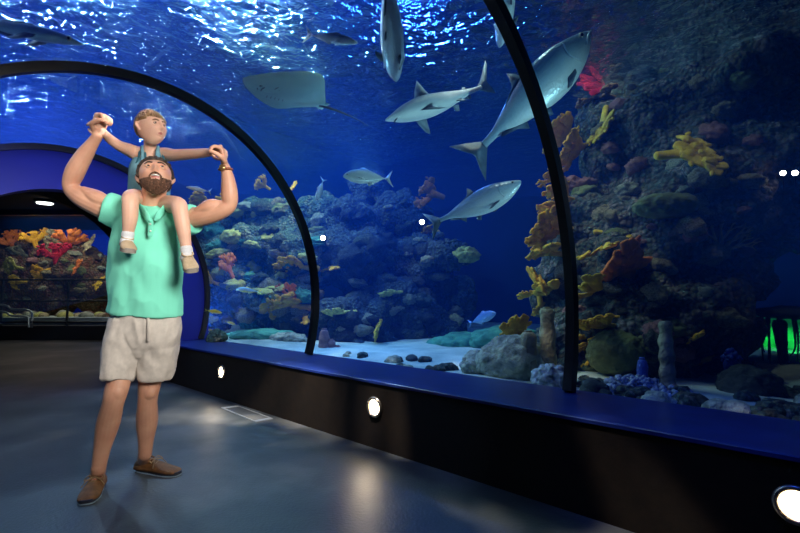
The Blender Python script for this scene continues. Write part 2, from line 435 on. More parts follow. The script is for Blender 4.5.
# ---------------------------------------------------------------- reef rock
def remesh_bm(bm, voxel, smooth_it=0, factor=.5):
    """fuse overlapping closed shapes into one continuous skin"""
    me = bpy.data.meshes.new('tmp'); bmesh.ops.recalc_face_normals(bm, faces=bm.faces); bm.to_mesh(me); bm.free()
    o = bpy.data.objects.new('tmp', me); COL.objects.link(o)
    r = o.modifiers.new('r', 'REMESH'); r.mode = 'VOXEL'; r.voxel_size = voxel; r.adaptivity = 0
    if smooth_it:
        s = o.modifiers.new('s', 'SMOOTH'); s.iterations = smooth_it; s.factor = factor
    dg = bpy.context.evaluated_depsgraph_get(); ev = o.evaluated_get(dg); m2 = ev.to_mesh()
    b2 = bmesh.new(); b2.from_mesh(m2); ev.to_mesh_clear()
    bpy.data.objects.remove(o); bpy.data.meshes.remove(me)
    return b2
def rockmat(name, cols, scale=5):
    m = bpy.data.materials.new(name); m.use_nodes = True; MATS[name] = m
    n, l = nt(m); b = n['Principled BSDF']; b.inputs['Roughness'].default_value = .85
    tc = n.new('ShaderNodeTexCoord'); a = n.new('ShaderNodeTexNoise'); a.inputs['Scale'].default_value = scale; a.inputs['Detail'].default_value = 9; a.inputs['Roughness'].default_value = .7
    a.inputs['Distortion'].default_value = .8
    l.new(tc.outputs['Object'], a.inputs['Vector'])
    r = n.new('ShaderNodeValToRGB'); el = r.color_ramp.elements
    k = len(cols)
    el[0].position = .32; el[0].color = (*cols[0], 1); el[1].position = .70; el[1].color = (*cols[-1], 1)
    for i in range(1, k-1):
        e = el.new(.32+.38*i/(k-1)); e.color = (*cols[i], 1)
    l.new(a.outputs['Fac'], r.inputs['Fac'])
    # crust patches
    v = n.new('ShaderNodeTexVoronoi'); v.inputs['Scale'].default_value = scale*4; l.new(tc.outputs['Object'], v.inputs['Vector'])
    mr = n.new('ShaderNodeMapRange'); mr.inputs['From Min'].default_value = .05; mr.inputs['From Max'].default_value = .5; mr.inputs['To Min'].default_value = 1.15; mr.inputs['To Max'].default_value = .55
    l.new(v.outputs['Distance'], mr.inputs['Value'])
    mx = n.new('ShaderNodeMix'); mx.data_type = 'RGBA'; mx.blend_type = 'MULTIPLY'; mx.inputs['Factor'].default_value = 1
    l.new(r.outputs['Color'], mx.inputs[6]); l.new(mr.outputs[0], mx.inputs[7]); l.new(mx.outputs[2], b.inputs['Base Color'])
    bp = n.new('ShaderNodeBump'); bp.inputs['Strength'].default_value = 1; bp.inputs['Distance'].default_value = .06
    ad = n.new('ShaderNodeMath'); ad.operation = 'SUBTRACT'; l.new(a.outputs['Fac'], ad.inputs[0]); l.new(v.outputs['Distance'], ad.inputs[1])
    l.new(ad.outputs[0], bp.inputs['Height']); l.new(bp.outputs[0], b.inputs['Normal'])
    return m
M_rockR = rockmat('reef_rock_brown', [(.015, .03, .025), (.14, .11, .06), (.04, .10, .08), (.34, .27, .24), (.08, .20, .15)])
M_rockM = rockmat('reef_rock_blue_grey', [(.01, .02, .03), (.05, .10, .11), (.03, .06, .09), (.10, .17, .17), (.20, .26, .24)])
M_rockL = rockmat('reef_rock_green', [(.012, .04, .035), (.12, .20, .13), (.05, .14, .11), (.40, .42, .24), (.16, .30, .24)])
REEFS = {}
def reef(name, blobs, mat, label, seed, voxel=.05, amp=1.0, flatten=0):
    bm = bmesh.new()
    for (x, y, Y, r) in blobs:
        c = P(x, y, Y); vs = ball(bm, c, (r, r, r*.9), 4)
        for v in vs:
            d = v.co-c; v.co = c+d*(1+.30*fbm(v.co+Vector((seed, 0, 0)), 1.3/max(r, .4), 3))
    b = remesh_bm(bm, voxel)
    b.normal_update()
    off = Vector((seed*3.1, 0, 0)); new = []
    for v in b.verts:
        q = v.co+off
        vd = noise.voronoi(q*2.1)[0]; lump = .17*(.55-vd[0])
        vd2 = noise.voronoi(q*5.5)[0]; lump2 = .075*(.5-vd2[0])
        new.append(v.co+v.normal*amp*(lump+lump2+.05*fbm(q, 3.5, 4)+.03*fbm(q, 11, 3)))
    for v, c in zip(b.verts, new): v.co = c
    loc = P(*blobs[0][:3]); loc.z = 0.3
    base = min(v.co.z for v in b.verts)
    o = obj(name, b, mat, loc=loc); tag(o, label, 'rock')
    bb = bmesh.new(); bb.from_mesh(o.data); bmesh.ops.translate(bb, verts=bb.verts, vec=loc)
    REEFS[seed] = BVHTree.FromBMesh(bb); bb.free()
    return o
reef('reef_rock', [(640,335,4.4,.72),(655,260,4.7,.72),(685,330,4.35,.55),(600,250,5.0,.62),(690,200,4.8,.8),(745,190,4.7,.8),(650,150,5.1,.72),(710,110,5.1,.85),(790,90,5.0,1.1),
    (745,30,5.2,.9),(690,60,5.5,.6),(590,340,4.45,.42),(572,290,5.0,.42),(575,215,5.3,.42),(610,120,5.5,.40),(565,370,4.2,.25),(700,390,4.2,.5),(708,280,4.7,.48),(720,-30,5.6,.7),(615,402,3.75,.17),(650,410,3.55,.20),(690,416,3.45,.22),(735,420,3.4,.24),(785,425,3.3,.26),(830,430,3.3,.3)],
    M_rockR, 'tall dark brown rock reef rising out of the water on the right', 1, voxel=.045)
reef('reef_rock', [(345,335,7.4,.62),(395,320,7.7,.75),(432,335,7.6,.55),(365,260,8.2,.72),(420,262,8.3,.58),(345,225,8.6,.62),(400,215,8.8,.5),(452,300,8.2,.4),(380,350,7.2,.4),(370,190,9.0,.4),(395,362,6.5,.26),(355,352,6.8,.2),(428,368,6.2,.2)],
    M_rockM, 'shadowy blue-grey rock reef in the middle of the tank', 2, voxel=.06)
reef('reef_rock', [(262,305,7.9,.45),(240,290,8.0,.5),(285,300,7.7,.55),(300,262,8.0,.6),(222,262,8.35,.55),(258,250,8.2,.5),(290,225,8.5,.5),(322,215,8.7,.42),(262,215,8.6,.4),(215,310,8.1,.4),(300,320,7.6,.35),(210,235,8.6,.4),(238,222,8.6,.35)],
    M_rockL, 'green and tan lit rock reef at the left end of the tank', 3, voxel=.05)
ALLB = list(REEFS.values())
def hit(x, y, Ymax=20, Y=None):
    """point of the reef surface in that direction; else at depth Y"""
    d = ray(x, y); o = Vector((0, 0, CH)); best = None
    for b in ALLB:
        h = b.ray_cast(o, d)
        if h[0] is not None and (best is None or h[3] < best[3]): best = h
    if best is None: return (P(x, y, Y or 5), Vector((-.5, -.8, .3)))
    return best[0], best[1]

# ---------------------------------------------------------------- corals
M_yel = pmat('coral_yellow', (.90, .62, .04), (.55, .34, .02), scale=9, rough=.75, bump=.5, bscale=50)
M_gold = pmat('coral_gold', (.95, .55, .02), (.66, .30, .01), scale=9, rough=.75, bump=.5, bscale=50)
M_oran = pmat('coral_orange', (.90, .27, .03), (.5, .11, .02), scale=9, rough=.75, bump=.5, bscale=50)
M_pale = pmat('coral_pale_yellow', (.62, .60, .16), (.30, .34, .10), scale=9, rough=.75, bump=.5, bscale=50)
M_red = pmat('coral_crimson', (.70, .012, .06), (.42, .01, .03), scale=12, rough=.7, bump=.5, bscale=60)
M_pink = pmat('anemone_pink', (.85, .14, .16), (.6, .08, .10), scale=40, rough=.6, bump=.6, bscale=90)
M_tan = pmat('sponge_tan', (.48, .42, .24), (.18, .16, .09), scale=7, rough=.9, bump=1, bscale=30)
M_mauve = pmat('sponge_mauve', (.40, .20, .18), (.24, .12, .12), scale=10, rough=.85, bump=.8, bscale=40)
M_brain = pmat('boulder_coral_grey', (.52, .54, .40), (.14, .18, .14), scale=11, rough=.9, bump=1, bscale=45)
M_oliv = pmat('olive_coral', (.17, .20, .06), (.09, .11, .04), scale=7, rough=.85, bump=.6, bscale=40)
M_wh = pmat('bead_coral_white', (.5, .56, .62), (.14, .18, .24), scale=22, rough=.6)
M_brbr = pmat('branch_brown', (.34, .20, .10), (.2, .11, .06), scale=15, rough=.8)
M_bluec = pmat('tube_sponge_blue', (.08, .16, .55), (.05, .08, .25), scale=20, rough=.8, bump=.6)
def coral_el(x, y, Y, size, ang, mat, label, seed, tilt=.6, n=4, onreef=True, fwd=-.35, name='elkhorn_coral'):
    """elkhorn coral: flattened blade that forks into antler lobes. ang = heading in the picture plane (deg, 0 = right, 90 = up)"""
    rr = random.Random(seed)
    base = hit(x, y, Y=Y)[0] if onreef else P(x, y, Y)
    a = math.radians(ang)
    D = Vector((math.cos(a), fwd, math.sin(a))).normalized()
    up0 = Vector((0, 0, 1)) if abs(D.z) < .8 else Vector((0, -1, 0))
    S = D.cross(up0).normalized(); U = S.cross(D).normalized()
    Nn = (U*math.cos(tilt)+S*math.sin(tilt)).normalized(); S = D.cross(Nn).normalized()
    bm = bmesh.new()
    def pt(u, v, w=0): return base+(D*u+S*v+Nn*w)*size
    tube(bm, [pt(-.12, 0), pt(.12, 0), pt(.34, .01)], [(.09*size, .07*size), (.11*size, .055*size), (.16*size, .045*size)], n=10, up=Nn)
    def branch(u, v, th, L, w, lev):
        p = []; r = []; th2 = th
        for i in range(4):
            q = i/3
            p.append(pt(u+L*q*math.cos(th2), v+L*q*math.sin(th2), .05*math.sin(q*3+seed)+rr.uniform(-.02, .02)))
            r.append((w*size*(.85+.35*math.sin(q*2.6)), .042*size*(1-.25*q)))
            th2 += rr.uniform(-.14, .14)
        tube(bm, p, r, n=10, up=Nn, m=4)
        eu, ev = u+L*math.cos(th), v+L*math.sin(th)
        if lev > 0:
            for sg in (-1, 1):
                branch(u+L*.72*math.cos(th), v+L*.72*math.sin(th), th+sg*rr.uniform(.35, .7), L*rr.uniform(.5, .75), w*.78, lev-1)
        # knobs on the rim
        for k in range(2):
            q = rr.uniform(.3, 1); sg = rr.choice((-1, 1))
            c = (u+L*q*math.cos(th)-sg*w*math.sin(th), v+L*q*math.sin(th)+sg*w*math.cos(th))
            tube(bm, [pt(*c), pt(c[0]+.07*math.cos(th+sg*.9), c[1]+.07*math.sin(th+sg*.9))], [(.04*size, .03*size), (.028*size, .024*size)], n=8, up=Nn, smoothpath=False)
    for i in range(n):
        th = (i/(n-1)-.5)*1.55+rr.uniform(-.12, .12) if n > 1 else 0
        branch(.25, .10*math.sin(th)*1.5, th, rr.uniform(.34, .50), rr.uniform(.085, .12), 1)
    o = obj(name, bm, mat, loc=base); return tag(o, label, 'coral')
C = coral_el
# right reef, from its left edge
C(570,200,5,.42,172,M_gold,'large golden elkhorn coral jutting left below the leaping tarpon head, beside the arch rib',11,tilt=.7,n=3)
C(566,230,5,.52,184,M_gold,'broad golden elkhorn coral with many lobes just left of the near arch rib',12,tilt=.75,n=4)
C(560,254,5,.44,178,M_yel,'thin yellow coral shelf under the broad golden elkhorn, left of the near rib',13,tilt=.25,n=3)
C(540,300,4.8,.46,105,M_gold,'upright golden antler coral standing above the tube sponges',14,tilt=1.5,n=3)
C(545,292,4.8,.32,170,M_yel,'small golden fork at the foot of the upright antler coral',15,tilt=.5,n=2)
C(560,290,4.9,.35,175,M_yel,'yellow coral shelf with ragged edge crossing behind the near rib at mid height',16,tilt=.35,n=3)
C(528,350,4.2,.42,150,M_gold,'stacked golden elkhorn coral above the grey boulder coral',17,tilt=1.0,n=4,onreef=False)
C(545,313,4.6,.18,160,M_yel,'tiny bright yellow coral tuft left of the tall tube sponge',18,tilt=.8,n=3)
C(560,180,5.2,.28,165,M_gold,'golden coral knob just above the broad golden elkhorn, left of the rib',19,tilt=.6,n=3)
C(600,232,4.8,.36,-5,M_yel,'yellow coral shelf right of the near rib above the orange staghorn',20,tilt=.3,n=3)
C(612,246,4.8,.34,195,M_yel,'lower thin yellow shelf right of the near rib, below its twin',21,tilt=.2,n=2)
C(648,262,4.5,.60,188,M_oran,'large orange staghorn coral reaching left on the right reef',22,tilt=.9,n=5)
C(604,290,4.6,.38,175,M_yel,'rounded yellow coral plate right of the near rib under the orange staghorn',23,tilt=.5,n=3)
C(612,326,4.4,.36,172,M_gold,'yellow coral shelf right of the near rib, level with the olive boulder top',24,tilt=.3,n=4)
C(600,345,4.3,.28,180,M_gold,'short golden coral bracket low on the right reef beside the near rib',25,tilt=.5,n=3)
C(610,362,4.2,.30,178,M_gold,'lowest golden coral bracket on the right reef beside the rib',26,tilt=.4,n=4)
C(585,338,4.3,.20,185,M_gold,'small golden coral seen just left of the near rib near its foot',27,tilt=.5,n=3)
C(575,133,5.4,.52,188,M_gold,'orange brown elkhorn coral below the leaping tarpon tail side of the reef',28,tilt=.8,n=5)
C(585,146,5.3,.42,200,M_gold,'ochre coral spread behind the near rib at the height of the stingray',29,tilt=.9,n=4)
C(605,112,5.4,.48,250,M_yel,'yellow fan shaped elkhorn coral hanging below the crimson coral',30,tilt=1.5,n=4)
C(618,78,5.5,.42,180,M_brbr,'reddish brown coral spar pointing left above the crimson coral',31,tilt=.1,n=2)
C(612,98,5.4,.48,182,M_brbr,'ochre brown coral spar just below the crimson coral',32,tilt=.1,n=2)
C(665,155,3.9,.50,5,M_yel,'big lone yellow elkhorn coral high on the dark right reef',33,tilt=.9,n=4,onreef=False,fwd=-.1)
C(700,335,4.2,.26,200,M_gold,'small dull golden coral right of the ribbed column sponge',34,tilt=.6,n=3)
C(708,360,4.2,.26,190,M_gold,'dim golden coral low on the dark reef, right of the ribbed column sponge',35,tilt=.5,n=3)
# crimson fronds
def frond(x, y, Y, size, label, seed, name='crimson_coral'):
    rr = random.Random(seed); base = P(x, y, Y); bm = bmesh.new()
    for i in range(7):
        a = math.radians(140+i*14+rr.uniform(-6, 6)); L = size*rr.uniform(.7, 1)
        d = Vector((math.cos(a), rr.uniform(-.4, .2), math.sin(a)*.9))
        tube(bm, [base, base+d*L*.5, base+d*L+Vector((0, 0, .05*size))], [(.04*size, .03*size), (.16*size, .03*size), (.09*size, .02*size)], n=8, up=(0, -1, .3))
    o = obj(name, bm, M_red, loc=base); return tag(o, label, 'coral')
frond(604,84,5.2,.34,'crimson soft coral on the reef edge below the water surface',41)
# middle and left reefs
C(436,232,7.6,.42,192,M_gold,'dark tipped golden elkhorn coral behind the swimming tarpon tail',51,tilt=.5,n=4)
C(440,196,7.4,.5,165,M_brbr,'brown antler coral hovering dim above the golden one, mid tank',52,tilt=1.2,n=3,onreef=False)
C(400,292,7,.42,185,M_pale,'pale yellow coral shelf on the middle reef, right one',53,tilt=.2,n=3)
C(352,312,7,.5,180,M_pale,'pale yellow coral shelf on the middle reef beside the far rib',54,tilt=.25,n=3)
C(376,340,6.9,.40,80,M_yel,'upright yellow coral sprig near the foot of the middle reef',55,tilt=1.5,n=3)
C(312,268,7,.75,175,M_gold,'long golden coral shelf at mid height of the left reef, crossing the far rib',56,tilt=.25,n=3)
C(325,270,7,.5,10,M_gold,'golden coral shelf right of the far rib at mid height',57,tilt=.2,n=3)
C(310,308,6.6,.85,178,M_gold,'large golden elkhorn coral low on the left reef beside the far rib',58,tilt=.5,n=5)
C(300,318,6.4,.5,5,M_gold,'lower golden coral blade passing behind the far rib',59,tilt=.25,n=2)
C(300,300,6.8,.5,150,M_oran,'upper orange blade of the coral cluster by the far rib',60,tilt=.5,n=3)
C(218,284,7,.4,160,M_gold,'small golden fish-shaped coral low on the left reef edge',61,tilt=.5,n=3)
C(232,275,7,.45,110,M_oran,'small upright orange coral on the left reef above the pale wrasse',62,tilt=1.2,n=3)
C(258,290,7,.6,0,M_pale,'pale yellow coral shelf in the middle of the left reef',63,tilt=.2,n=3)
C(212,208,8,.5,160,M_gold,'golden elkhorn coral on the left reef crest behind the raised elbow',64,tilt=.7,n=5)
C(235,212,8,.5,140,M_gold,'golden coral on the left reef crest right of the raised arm',65,tilt=.8,n=4)
C(268,188,8,.3,150,M_gold,'small golden coral on the topmost ledge of the left reef',66,tilt=.8,n=3)
C(288,190,8,.26,30,M_gold,'small yellow coral on the topmost ledge of the left reef, right one',67,tilt=.8,n=3)
C(210,330,6.8,.3,170,M_yel,'tiny yellow coral by the foot of the end arch',68,tilt=.5,n=3)
frond(222,213,7.6,.3,'small crimson soft coral on the left reef crest beside the raised elbow',42)

# sponges and boulders
def on_sand(x, y):
    """where that direction meets the sand bed"""
    d = ray(x, y); o = Vector((0, 0, CH)); k = .5
    while k < 12:
        p = o+d*k; s, t = p.dot(RA), p.dot(AA)
        if p.z < sand_z(s, t): return p
        k += .02
    return o+d*7
def pillar(x, y, Y, h, r, mat, label, seed, cat='sponge', ribs=0, name='tube_sponge', lean=(0, 0)):
    b = P(x, y, Y); bm = bmesh.new(); k = 10
    pts = [b+Vector((lean[0]*i/k, lean[1]*i/k, h*i/k-.1)) for i in range(k+1)]
    rad = [r*(1.15-.3*i/k+(.10*(-1)**i if ribs else .06*math.sin(i*1.9+seed))) for i in range(k+1)]
    vs = tube(bm, pts, rad, n=16, m=3)
    for v in vs: v.co += Vector((fbm(v.co, 9, 3), fbm(v.co+Vector((9, 0, 0)), 9, 3), 0))*.12*r
    if not ribs: ngon_disc(bm, pts[-1]+Vector((0, 0, r*.72)), (0, 0, 1), r*.45, depth=.01)
    o = obj(name, bm, mat, loc=b); return tag(o, label, cat)
pillar(548,372,3.8,.58,.07,M_tan,'tall tan tube sponge standing left of the near arch rib',1)
pillar(529,372,3.78,.38,.072,M_tan,'shorter tan tube sponge touching the left side of the tall one',2)
pillar(668,388,3.12,.52,.048,M_tan,'ribbed grey brown column sponge on the dark right reef',3,ribs=1,name='column_sponge')
pillar(643,386,3.2,.26,.040,M_bluec,'short blue topped tube sponge left of the ribbed column',4)
for i,(x,y,h) in enumerate(((324,352,.35),(331,356,.26),(337,356,.18))):
    pillar(x,y,6.1,h,.075,M_mauve,['tallest mauve tube sponge of three on the sand right of the far rib','middle mauve tube sponge of three on the sand right of the far rib','shortest mauve tube sponge of three on the sand right of the far rib'][i],5+i)
def boulder(x, y, Y, r, mat, label, seed, cat='coral', name='boulder_coral', sq=(1, 1, .85), amp=.25, fr=2.0):
    c = P(x, y, Y); bm = bmesh.new(); vs = ball(bm, (0, 0, 0), (r*sq[0], r*sq[1], r*sq[2]), 5)
    for v in vs:
        q = v.co/r
        d = fbm(q+Vector((seed*7, 0, 0)), fr*.6, 4)*amp+.10*(.5-noise.voronoi(q*fr*1.6+Vector((seed, 0, 0)))[0][0])+.05*(.5-noise.voronoi(q*fr*4)[0][0])
        v.co *= 1+d
    o = obj(name, bm, mat); o.location = c; return tag(o, label, cat)
boulder(512,362,3.95,.27,M_brain,'large rounded grey boulder coral in front of the tube sponges',1,sq=(1.1,1,.85))
boulder(482,366,4.1,.17,M_brain,'smaller grey boulder coral left of the large rounded one',2,sq=(1.2,1,.8))
boulder(551,380,3.4,.13,M_wh,'whitish knobbly coral lump at the foot of the tall tube sponge',3,fr=5)
boulder(470,378,4.3,.10,M_mauve,'small reddish brown rock left of the grey boulder corals',4,cat='rock',name='rock')
boulder(615,352,3.75,.22,M_oliv,'smooth olive green boulder coral right of the near rib',5,amp=.1)
boulder(665,206,4.0,.20,M_oliv,'flat olive green coral mound high on the right reef',6,sq=(1.4,1,.55),amp=.12)
boulder(475,345,6.3,.35,pmat('rock_teal',(.10,.42,.28),(.04,.18,.14),scale=5,rough=.9,bump=.6),'teal green rock on the sand below the blue fish',7,cat='rock',name='rock',sq=(1.8,1,.5))
boulder(505,340,5.9,.32,MATS['rock_teal'],'teal green rock on the sand right of the blue fish',8,cat='rock',name='rock',sq=(1.5,1,.55))
boulder(440,357,6.4,.30,MATS['rock_teal'],'low teal green rock at the foot of the middle reef',9,cat='rock',name='rock',sq=(1.5,1,.5))
boulder(262,335,6.6,.26,MATS['rock_teal'],'flat mossy rock on the pale sand of the left reef',10,cat='rock',name='rock',sq=(1.8,1,.35))
boulder(289,341,6.4,.17,M_brain,'dark round stone alone on the pale sand left of the far rib',11,cat='rock',name='rock',sq=(1.5,1,.7))
boulder(217,338,6.0,.13,M_rockL,'speckled rock lump beside the foot of the end arch',12,cat='rock',name='rock',sq=(1,1,.9))
boulder(452,255,7.4,.30,M_rockM,'round blue green coral head on the right edge of the middle reef',13,fr=4)
boulder(465,255,7.2,.22,M_pale,'pale green coral head on the right edge of the middle reef',14,fr=4,sq=(1,1,.6))
boulder(597,389,3.08,.045,M_pink,'small pink red anemone on the sand by the foot of the near rib',15,cat='anemone',name='sea_anemone',amp=.15,fr=4)
# bead corals on the sand, right
rb = random.Random(5)
def beads(x, y, Y, w, n, label, mat=None, rr0=.016):
    c = P(x, y, Y); bm = bmesh.new()
    ball(bm, c-Vector((0, 0, .05)), (w*1.0, w*.5, .09), 3)
    for i in range(n):
        a = rb.uniform(0, 6.28); u = rb.random()**.5
        dx, dy = w*1.05*u*math.cos(a), w*.55*u*math.sin(a)
        ball(bm, c+Vector((dx, dy, .08*(1-u*u)-.02+rb.uniform(-.01, .012))), rr0*rb.uniform(.6, 1.3), 1)
    o = obj('bead_coral', bm, mat or M_wh, loc=c); return tag(o, label, 'coral')
beads(632,386,3.15,.24,190,'bed of glinting white bead coral on the sand right of the pink anemone')
beads(672,398,2.98,.2,120,'dim white bead coral in front of the ribbed column sponge')
beads(732,358,3.55,.07,50,'small bright blue coral tuft on the dark right reef', pmat('blue_tuft',(.02,.08,.6),(.01,.03,.3),scale=20,rough=.5))
beads(560,380,3.42,.10,70,'white speckled coral bed left of the near rib foot')
# sea fan
def seafan(x, y, Y, size, label, seed):
    rr = random.Random(seed); base = hit(x, y)[0]-ray(x, y)*.22; bm = bmesh.new()
    def br(p, a, L, r, lev):
        q = p+Vector((math.cos(a)*L, rr.uniform(-.15, .15)*L, math.sin(a)*L)); mid = (p+q)/2+Vector((rr.uniform(-.1, .1)*L, 0, rr.uniform(-.1, .1)*L))
        tube(bm, [p, mid, q], [r, r*.85, r*.7], n=6, m=3)
        if lev:
            for sg in rr.sample((-1, 0, 1), 2): br(q, a+sg*rr.uniform(.3, .6)+rr.uniform(-.1, .1), L*rr.uniform(.7, .95), r*.72, lev-1)
    for a in (.2, .8, 1.4, 2.1, 2.6): br(base, a, size*.3, size*.05, 3)
    o = obj('sea_fan', bm, pmat('sea_fan_tan', (.75,.48,.24), (.5,.32,.16), scale=15), loc=base); return tag(o, label, 'coral')
seafan(722,250,4.0,.36,'thin branching brown sea fan on the dark right reef',3)
# table coral silhouette and green lit rock at the far right
def tablecoral():
    b = P(782,330,4.3); bm = bmesh.new()
    vs = ball(bm, b+Vector((.12, 0, .16)), (.34, .3, .06), 4)
    for v in vs: v.co.z += .03*fbm(v.co, 4, 3)
    tube(bm, [b+Vector((-.02, 0, .05)), b+Vector((0, 0, -.3)), b+Vector((.05, 0, -.75))], [.06, .04, .07], n=12)
    for i in range(14):
        a = i*.45; p = b+Vector((.12+.26*math.cos(a), .22*math.sin(a), .12))
        tube(bm, [p, p+Vector((.02*math.sin(i), 0, -.25)), p+Vector((.03*math.cos(i), .02, -.34-.12*(i % 3)))], [.012, .009, .005], n=6)
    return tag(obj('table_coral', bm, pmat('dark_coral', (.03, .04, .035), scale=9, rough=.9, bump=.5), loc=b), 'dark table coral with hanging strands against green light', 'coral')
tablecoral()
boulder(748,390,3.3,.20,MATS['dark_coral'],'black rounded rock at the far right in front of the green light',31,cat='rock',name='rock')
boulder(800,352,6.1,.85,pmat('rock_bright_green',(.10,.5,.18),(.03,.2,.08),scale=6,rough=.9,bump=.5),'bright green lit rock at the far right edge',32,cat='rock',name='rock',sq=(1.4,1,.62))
# small coral heads crusting each reef
def scatter(group, label, cat, boxes, n, mats, rmin, rmax, seed, name='coral_head'):
    rr = random.Random(seed); protos = []
    for k, m in enumerate(mats):
        bm = bmesh.new(); vs = ball(bm, (0, 0, 0), 1, 4)
        for v in vs:
            q = v.co.copy(); v.co *= 1+.35*fbm(q+Vector((k*5, 0, 0)), .9, 3)+.30*(.45-noise.voronoi(q*2.6+Vector((k, 0, 0)))[0][0])+.1*(.4-noise.voronoi(q*7)[0][0])
        protos.append((bm, m))
    mes = []
    for bm, m in protos:
        me = bpy.data.meshes.new(name); bm.to_mesh(me); bm.free(); me.materials.append(m); me.polygons.foreach_set('use_smooth', [True]*len(me.polygons)); mes.append(me)
    done = 0; tries = 0
    while done < n and tries < n*6:
        tries += 1
        x0, y0, x1, y1 = rr.choice(boxes); x, y = rr.uniform(x0, x1), rr.uniform(y0, y1)
        d = ray(x, y); best = None
        for b in ALLB:
            h = b.ray_cast(Vector((0, 0, CH)), d)
            if h[0] is not None and (best is None or h[3] < best[3]): best = h
        if best is None: continue
        r = rr.uniform(rmin, rmax)
        o = bpy.data.objects.new(name, rr.choice(mes)); COL.objects.link(o)
        o.location = best[0]-best[1]*r*.25; o.scale = (r, r*rr.uniform(.7, 1.2), r*rr.uniform(.45, .9)); o.rotation_euler = (rr.uniform(-.3, .3), rr.uniform(-.3, .3), rr.uniform(0, 6))
        tag(o, label, cat, group); done += 1
scatter('coral heads crusting the left reef', 'small knobbly coral head crusting the green left reef', 'coral', [(205,185,320,330)], 60, [M_rockL, M_pale, M_tan, M_brain, M_oliv, MATS['rock_teal']], .08, .22, 21)
scatter('coral heads crusting the middle reef', 'small knobbly coral head crusting the blue-grey middle reef', 'coral', [(325,200,460,350)], 60, [M_rockM, M_brain, M_rockM, M_rockL], .08, .22, 22)
scatter('coral heads crusting the right reef', 'small knobbly coral head crusting the tall brown right reef', 'coral', [(545,180,730,380),(600,60,760,250)], 90, [M_rockR, M_tan, M_brain, M_oliv, M_mauve, M_rockR], .05, .15, 23)
rr = random.Random(77)
for i in range(46):
    if i < 34: x = rr.uniform(580, 815); y = 379+(x-580)*.135+rr.uniform(-3, 17)
    else: x = rr.uniform(335, 455); y = 352+(x-335)*.13+rr.uniform(-4, 8)
    p = on_sand(x, y); r = rr.uniform(.035, .10); bm = bmesh.new(); ball(bm, (0, 0, 0), (r*1.2, r, r*.7), 3)
    for v in bm.verts: v.co *= 1+.35*fbm(v.co/r+Vector((i*3, 0, 0)), .9, 4)
    o = obj('rubble_stone', bm, rr.choice([M_rockR, MATS['dark_coral'], M_brain, M_rockR])); o.location = p+Vector((0, 0, r*.2)); o.rotation_euler = (0, 0, rr.uniform(0, 6))
    tag(o, 'small stone of dark rubble on the sand behind the ledge glass', 'stone', 'rubble stones along the foot of the glass')
# glowing balls standing in for lamp reflections in the acrylic
M_reflect = emat('reflection_white', (1, .93, .82), 14); M_chrome = pmat('lamp_steel', (.35, .35, .38), rough=.3, metal=1)
def reflection_glow(x, y, Y, r, label, aim=None):
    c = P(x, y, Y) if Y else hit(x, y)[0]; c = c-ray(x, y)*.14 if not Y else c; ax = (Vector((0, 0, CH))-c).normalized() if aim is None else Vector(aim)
    root = empty('glass_reflection', c, label, 'lamp')
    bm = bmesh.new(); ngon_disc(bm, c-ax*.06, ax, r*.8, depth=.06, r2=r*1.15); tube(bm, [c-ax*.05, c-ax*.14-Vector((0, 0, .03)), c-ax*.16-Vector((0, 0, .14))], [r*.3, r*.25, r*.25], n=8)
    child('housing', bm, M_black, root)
    bm = bmesh.new(); ball(bm, c+ax*.005, (r*.75, r*.75, r*.75), 3); child('lens', bm, M_reflect, root)
reflection_glow(323,238,None,.055,'round white lamp reflection right of the far rib, built as a glowing ball'); reflection_glow(422,222,6.3,.045,'round white lamp reflection by the golden coral mid tank, built as a glowing ball')
reflection_glow(783,173,None,.028,'left one of two small white lamp reflections at the far right'); reflection_glow(795,173,None,.03,'right one of two small white lamp reflections at the far right edge')
# ---------------------------------------------------------------- fish
def fishmat(name, back, side, belly, metal=.35, rough=.35, scale=60, z0=-.06, z1=.07):
    m = bpy.data.materials.new(name); m.use_nodes = True; MATS[name] = m; n, l = nt(m); b = n['Principled BSDF']
    b.inputs['Roughness'].default_value = rough; b.inputs['Metallic'].default_value = metal
    tc = n.new('ShaderNodeTexCoord'); sp = n.new('ShaderNodeSeparateXYZ'); l.new(tc.outputs['Object'], sp.inputs[0])
    no = n.new('ShaderNodeTexNoise'); no.inputs['Scale'].default_value = 7; l.new(tc.outputs['Object'], no.inputs['Vector'])
    ma = n.new('ShaderNodeMath'); ma.operation = 'MULTIPLY_ADD'; ma.inputs[1].default_value = .05; l.new(no.outputs['Fac'], ma.inputs[0]); l.new(sp.outputs['Z'], ma.inputs[2])
    mr = n.new('ShaderNodeMapRange'); mr.inputs['From Min'].default_value = z0+.02; mr.inputs['From Max'].default_value = z1+.02; l.new(ma.outputs[0], mr.inputs['Value'])
    r = n.new('ShaderNodeValToRGB'); r.color_ramp.elements[0].color = (*belly, 1); r.color_ramp.elements[1].color = (*back, 1)
    e = r.color_ramp.elements.new(.45); e.color = (*side, 1)
    l.new(mr.outputs[0], r.inputs['Fac']); l.new(r.outputs['Color'], b.inputs['Base Color'])
    v = n.new('ShaderNodeTexVoronoi'); v.inputs['Scale'].default_value = scale; l.new(tc.outputs['Object'], v.inputs['Vector'])
    bp = n.new('ShaderNodeBump'); bp.inputs['Strength'].default_value = .25; bp.inputs['Distance'].default_value = .01; l.new(v.outputs['Distance'], bp.inputs['Height']); l.new(bp.outputs[0], b.inputs['Normal'])
    return m
M_tarp = fishmat('tarpon_skin', (.10, .20, .34), (.40, .58, .70), (.80, .90, .92), .12, .28)
M_tarpf = pmat('tarpon_fin', (.10, .15, .22), (.06, .09, .14), scale=20, rough=.5)
M_shark = fishmat('shark_skin', (.38, .44, .55), (.66, .72, .80), (.92, .95, .95), 0, .4, 200, -.03, .045)
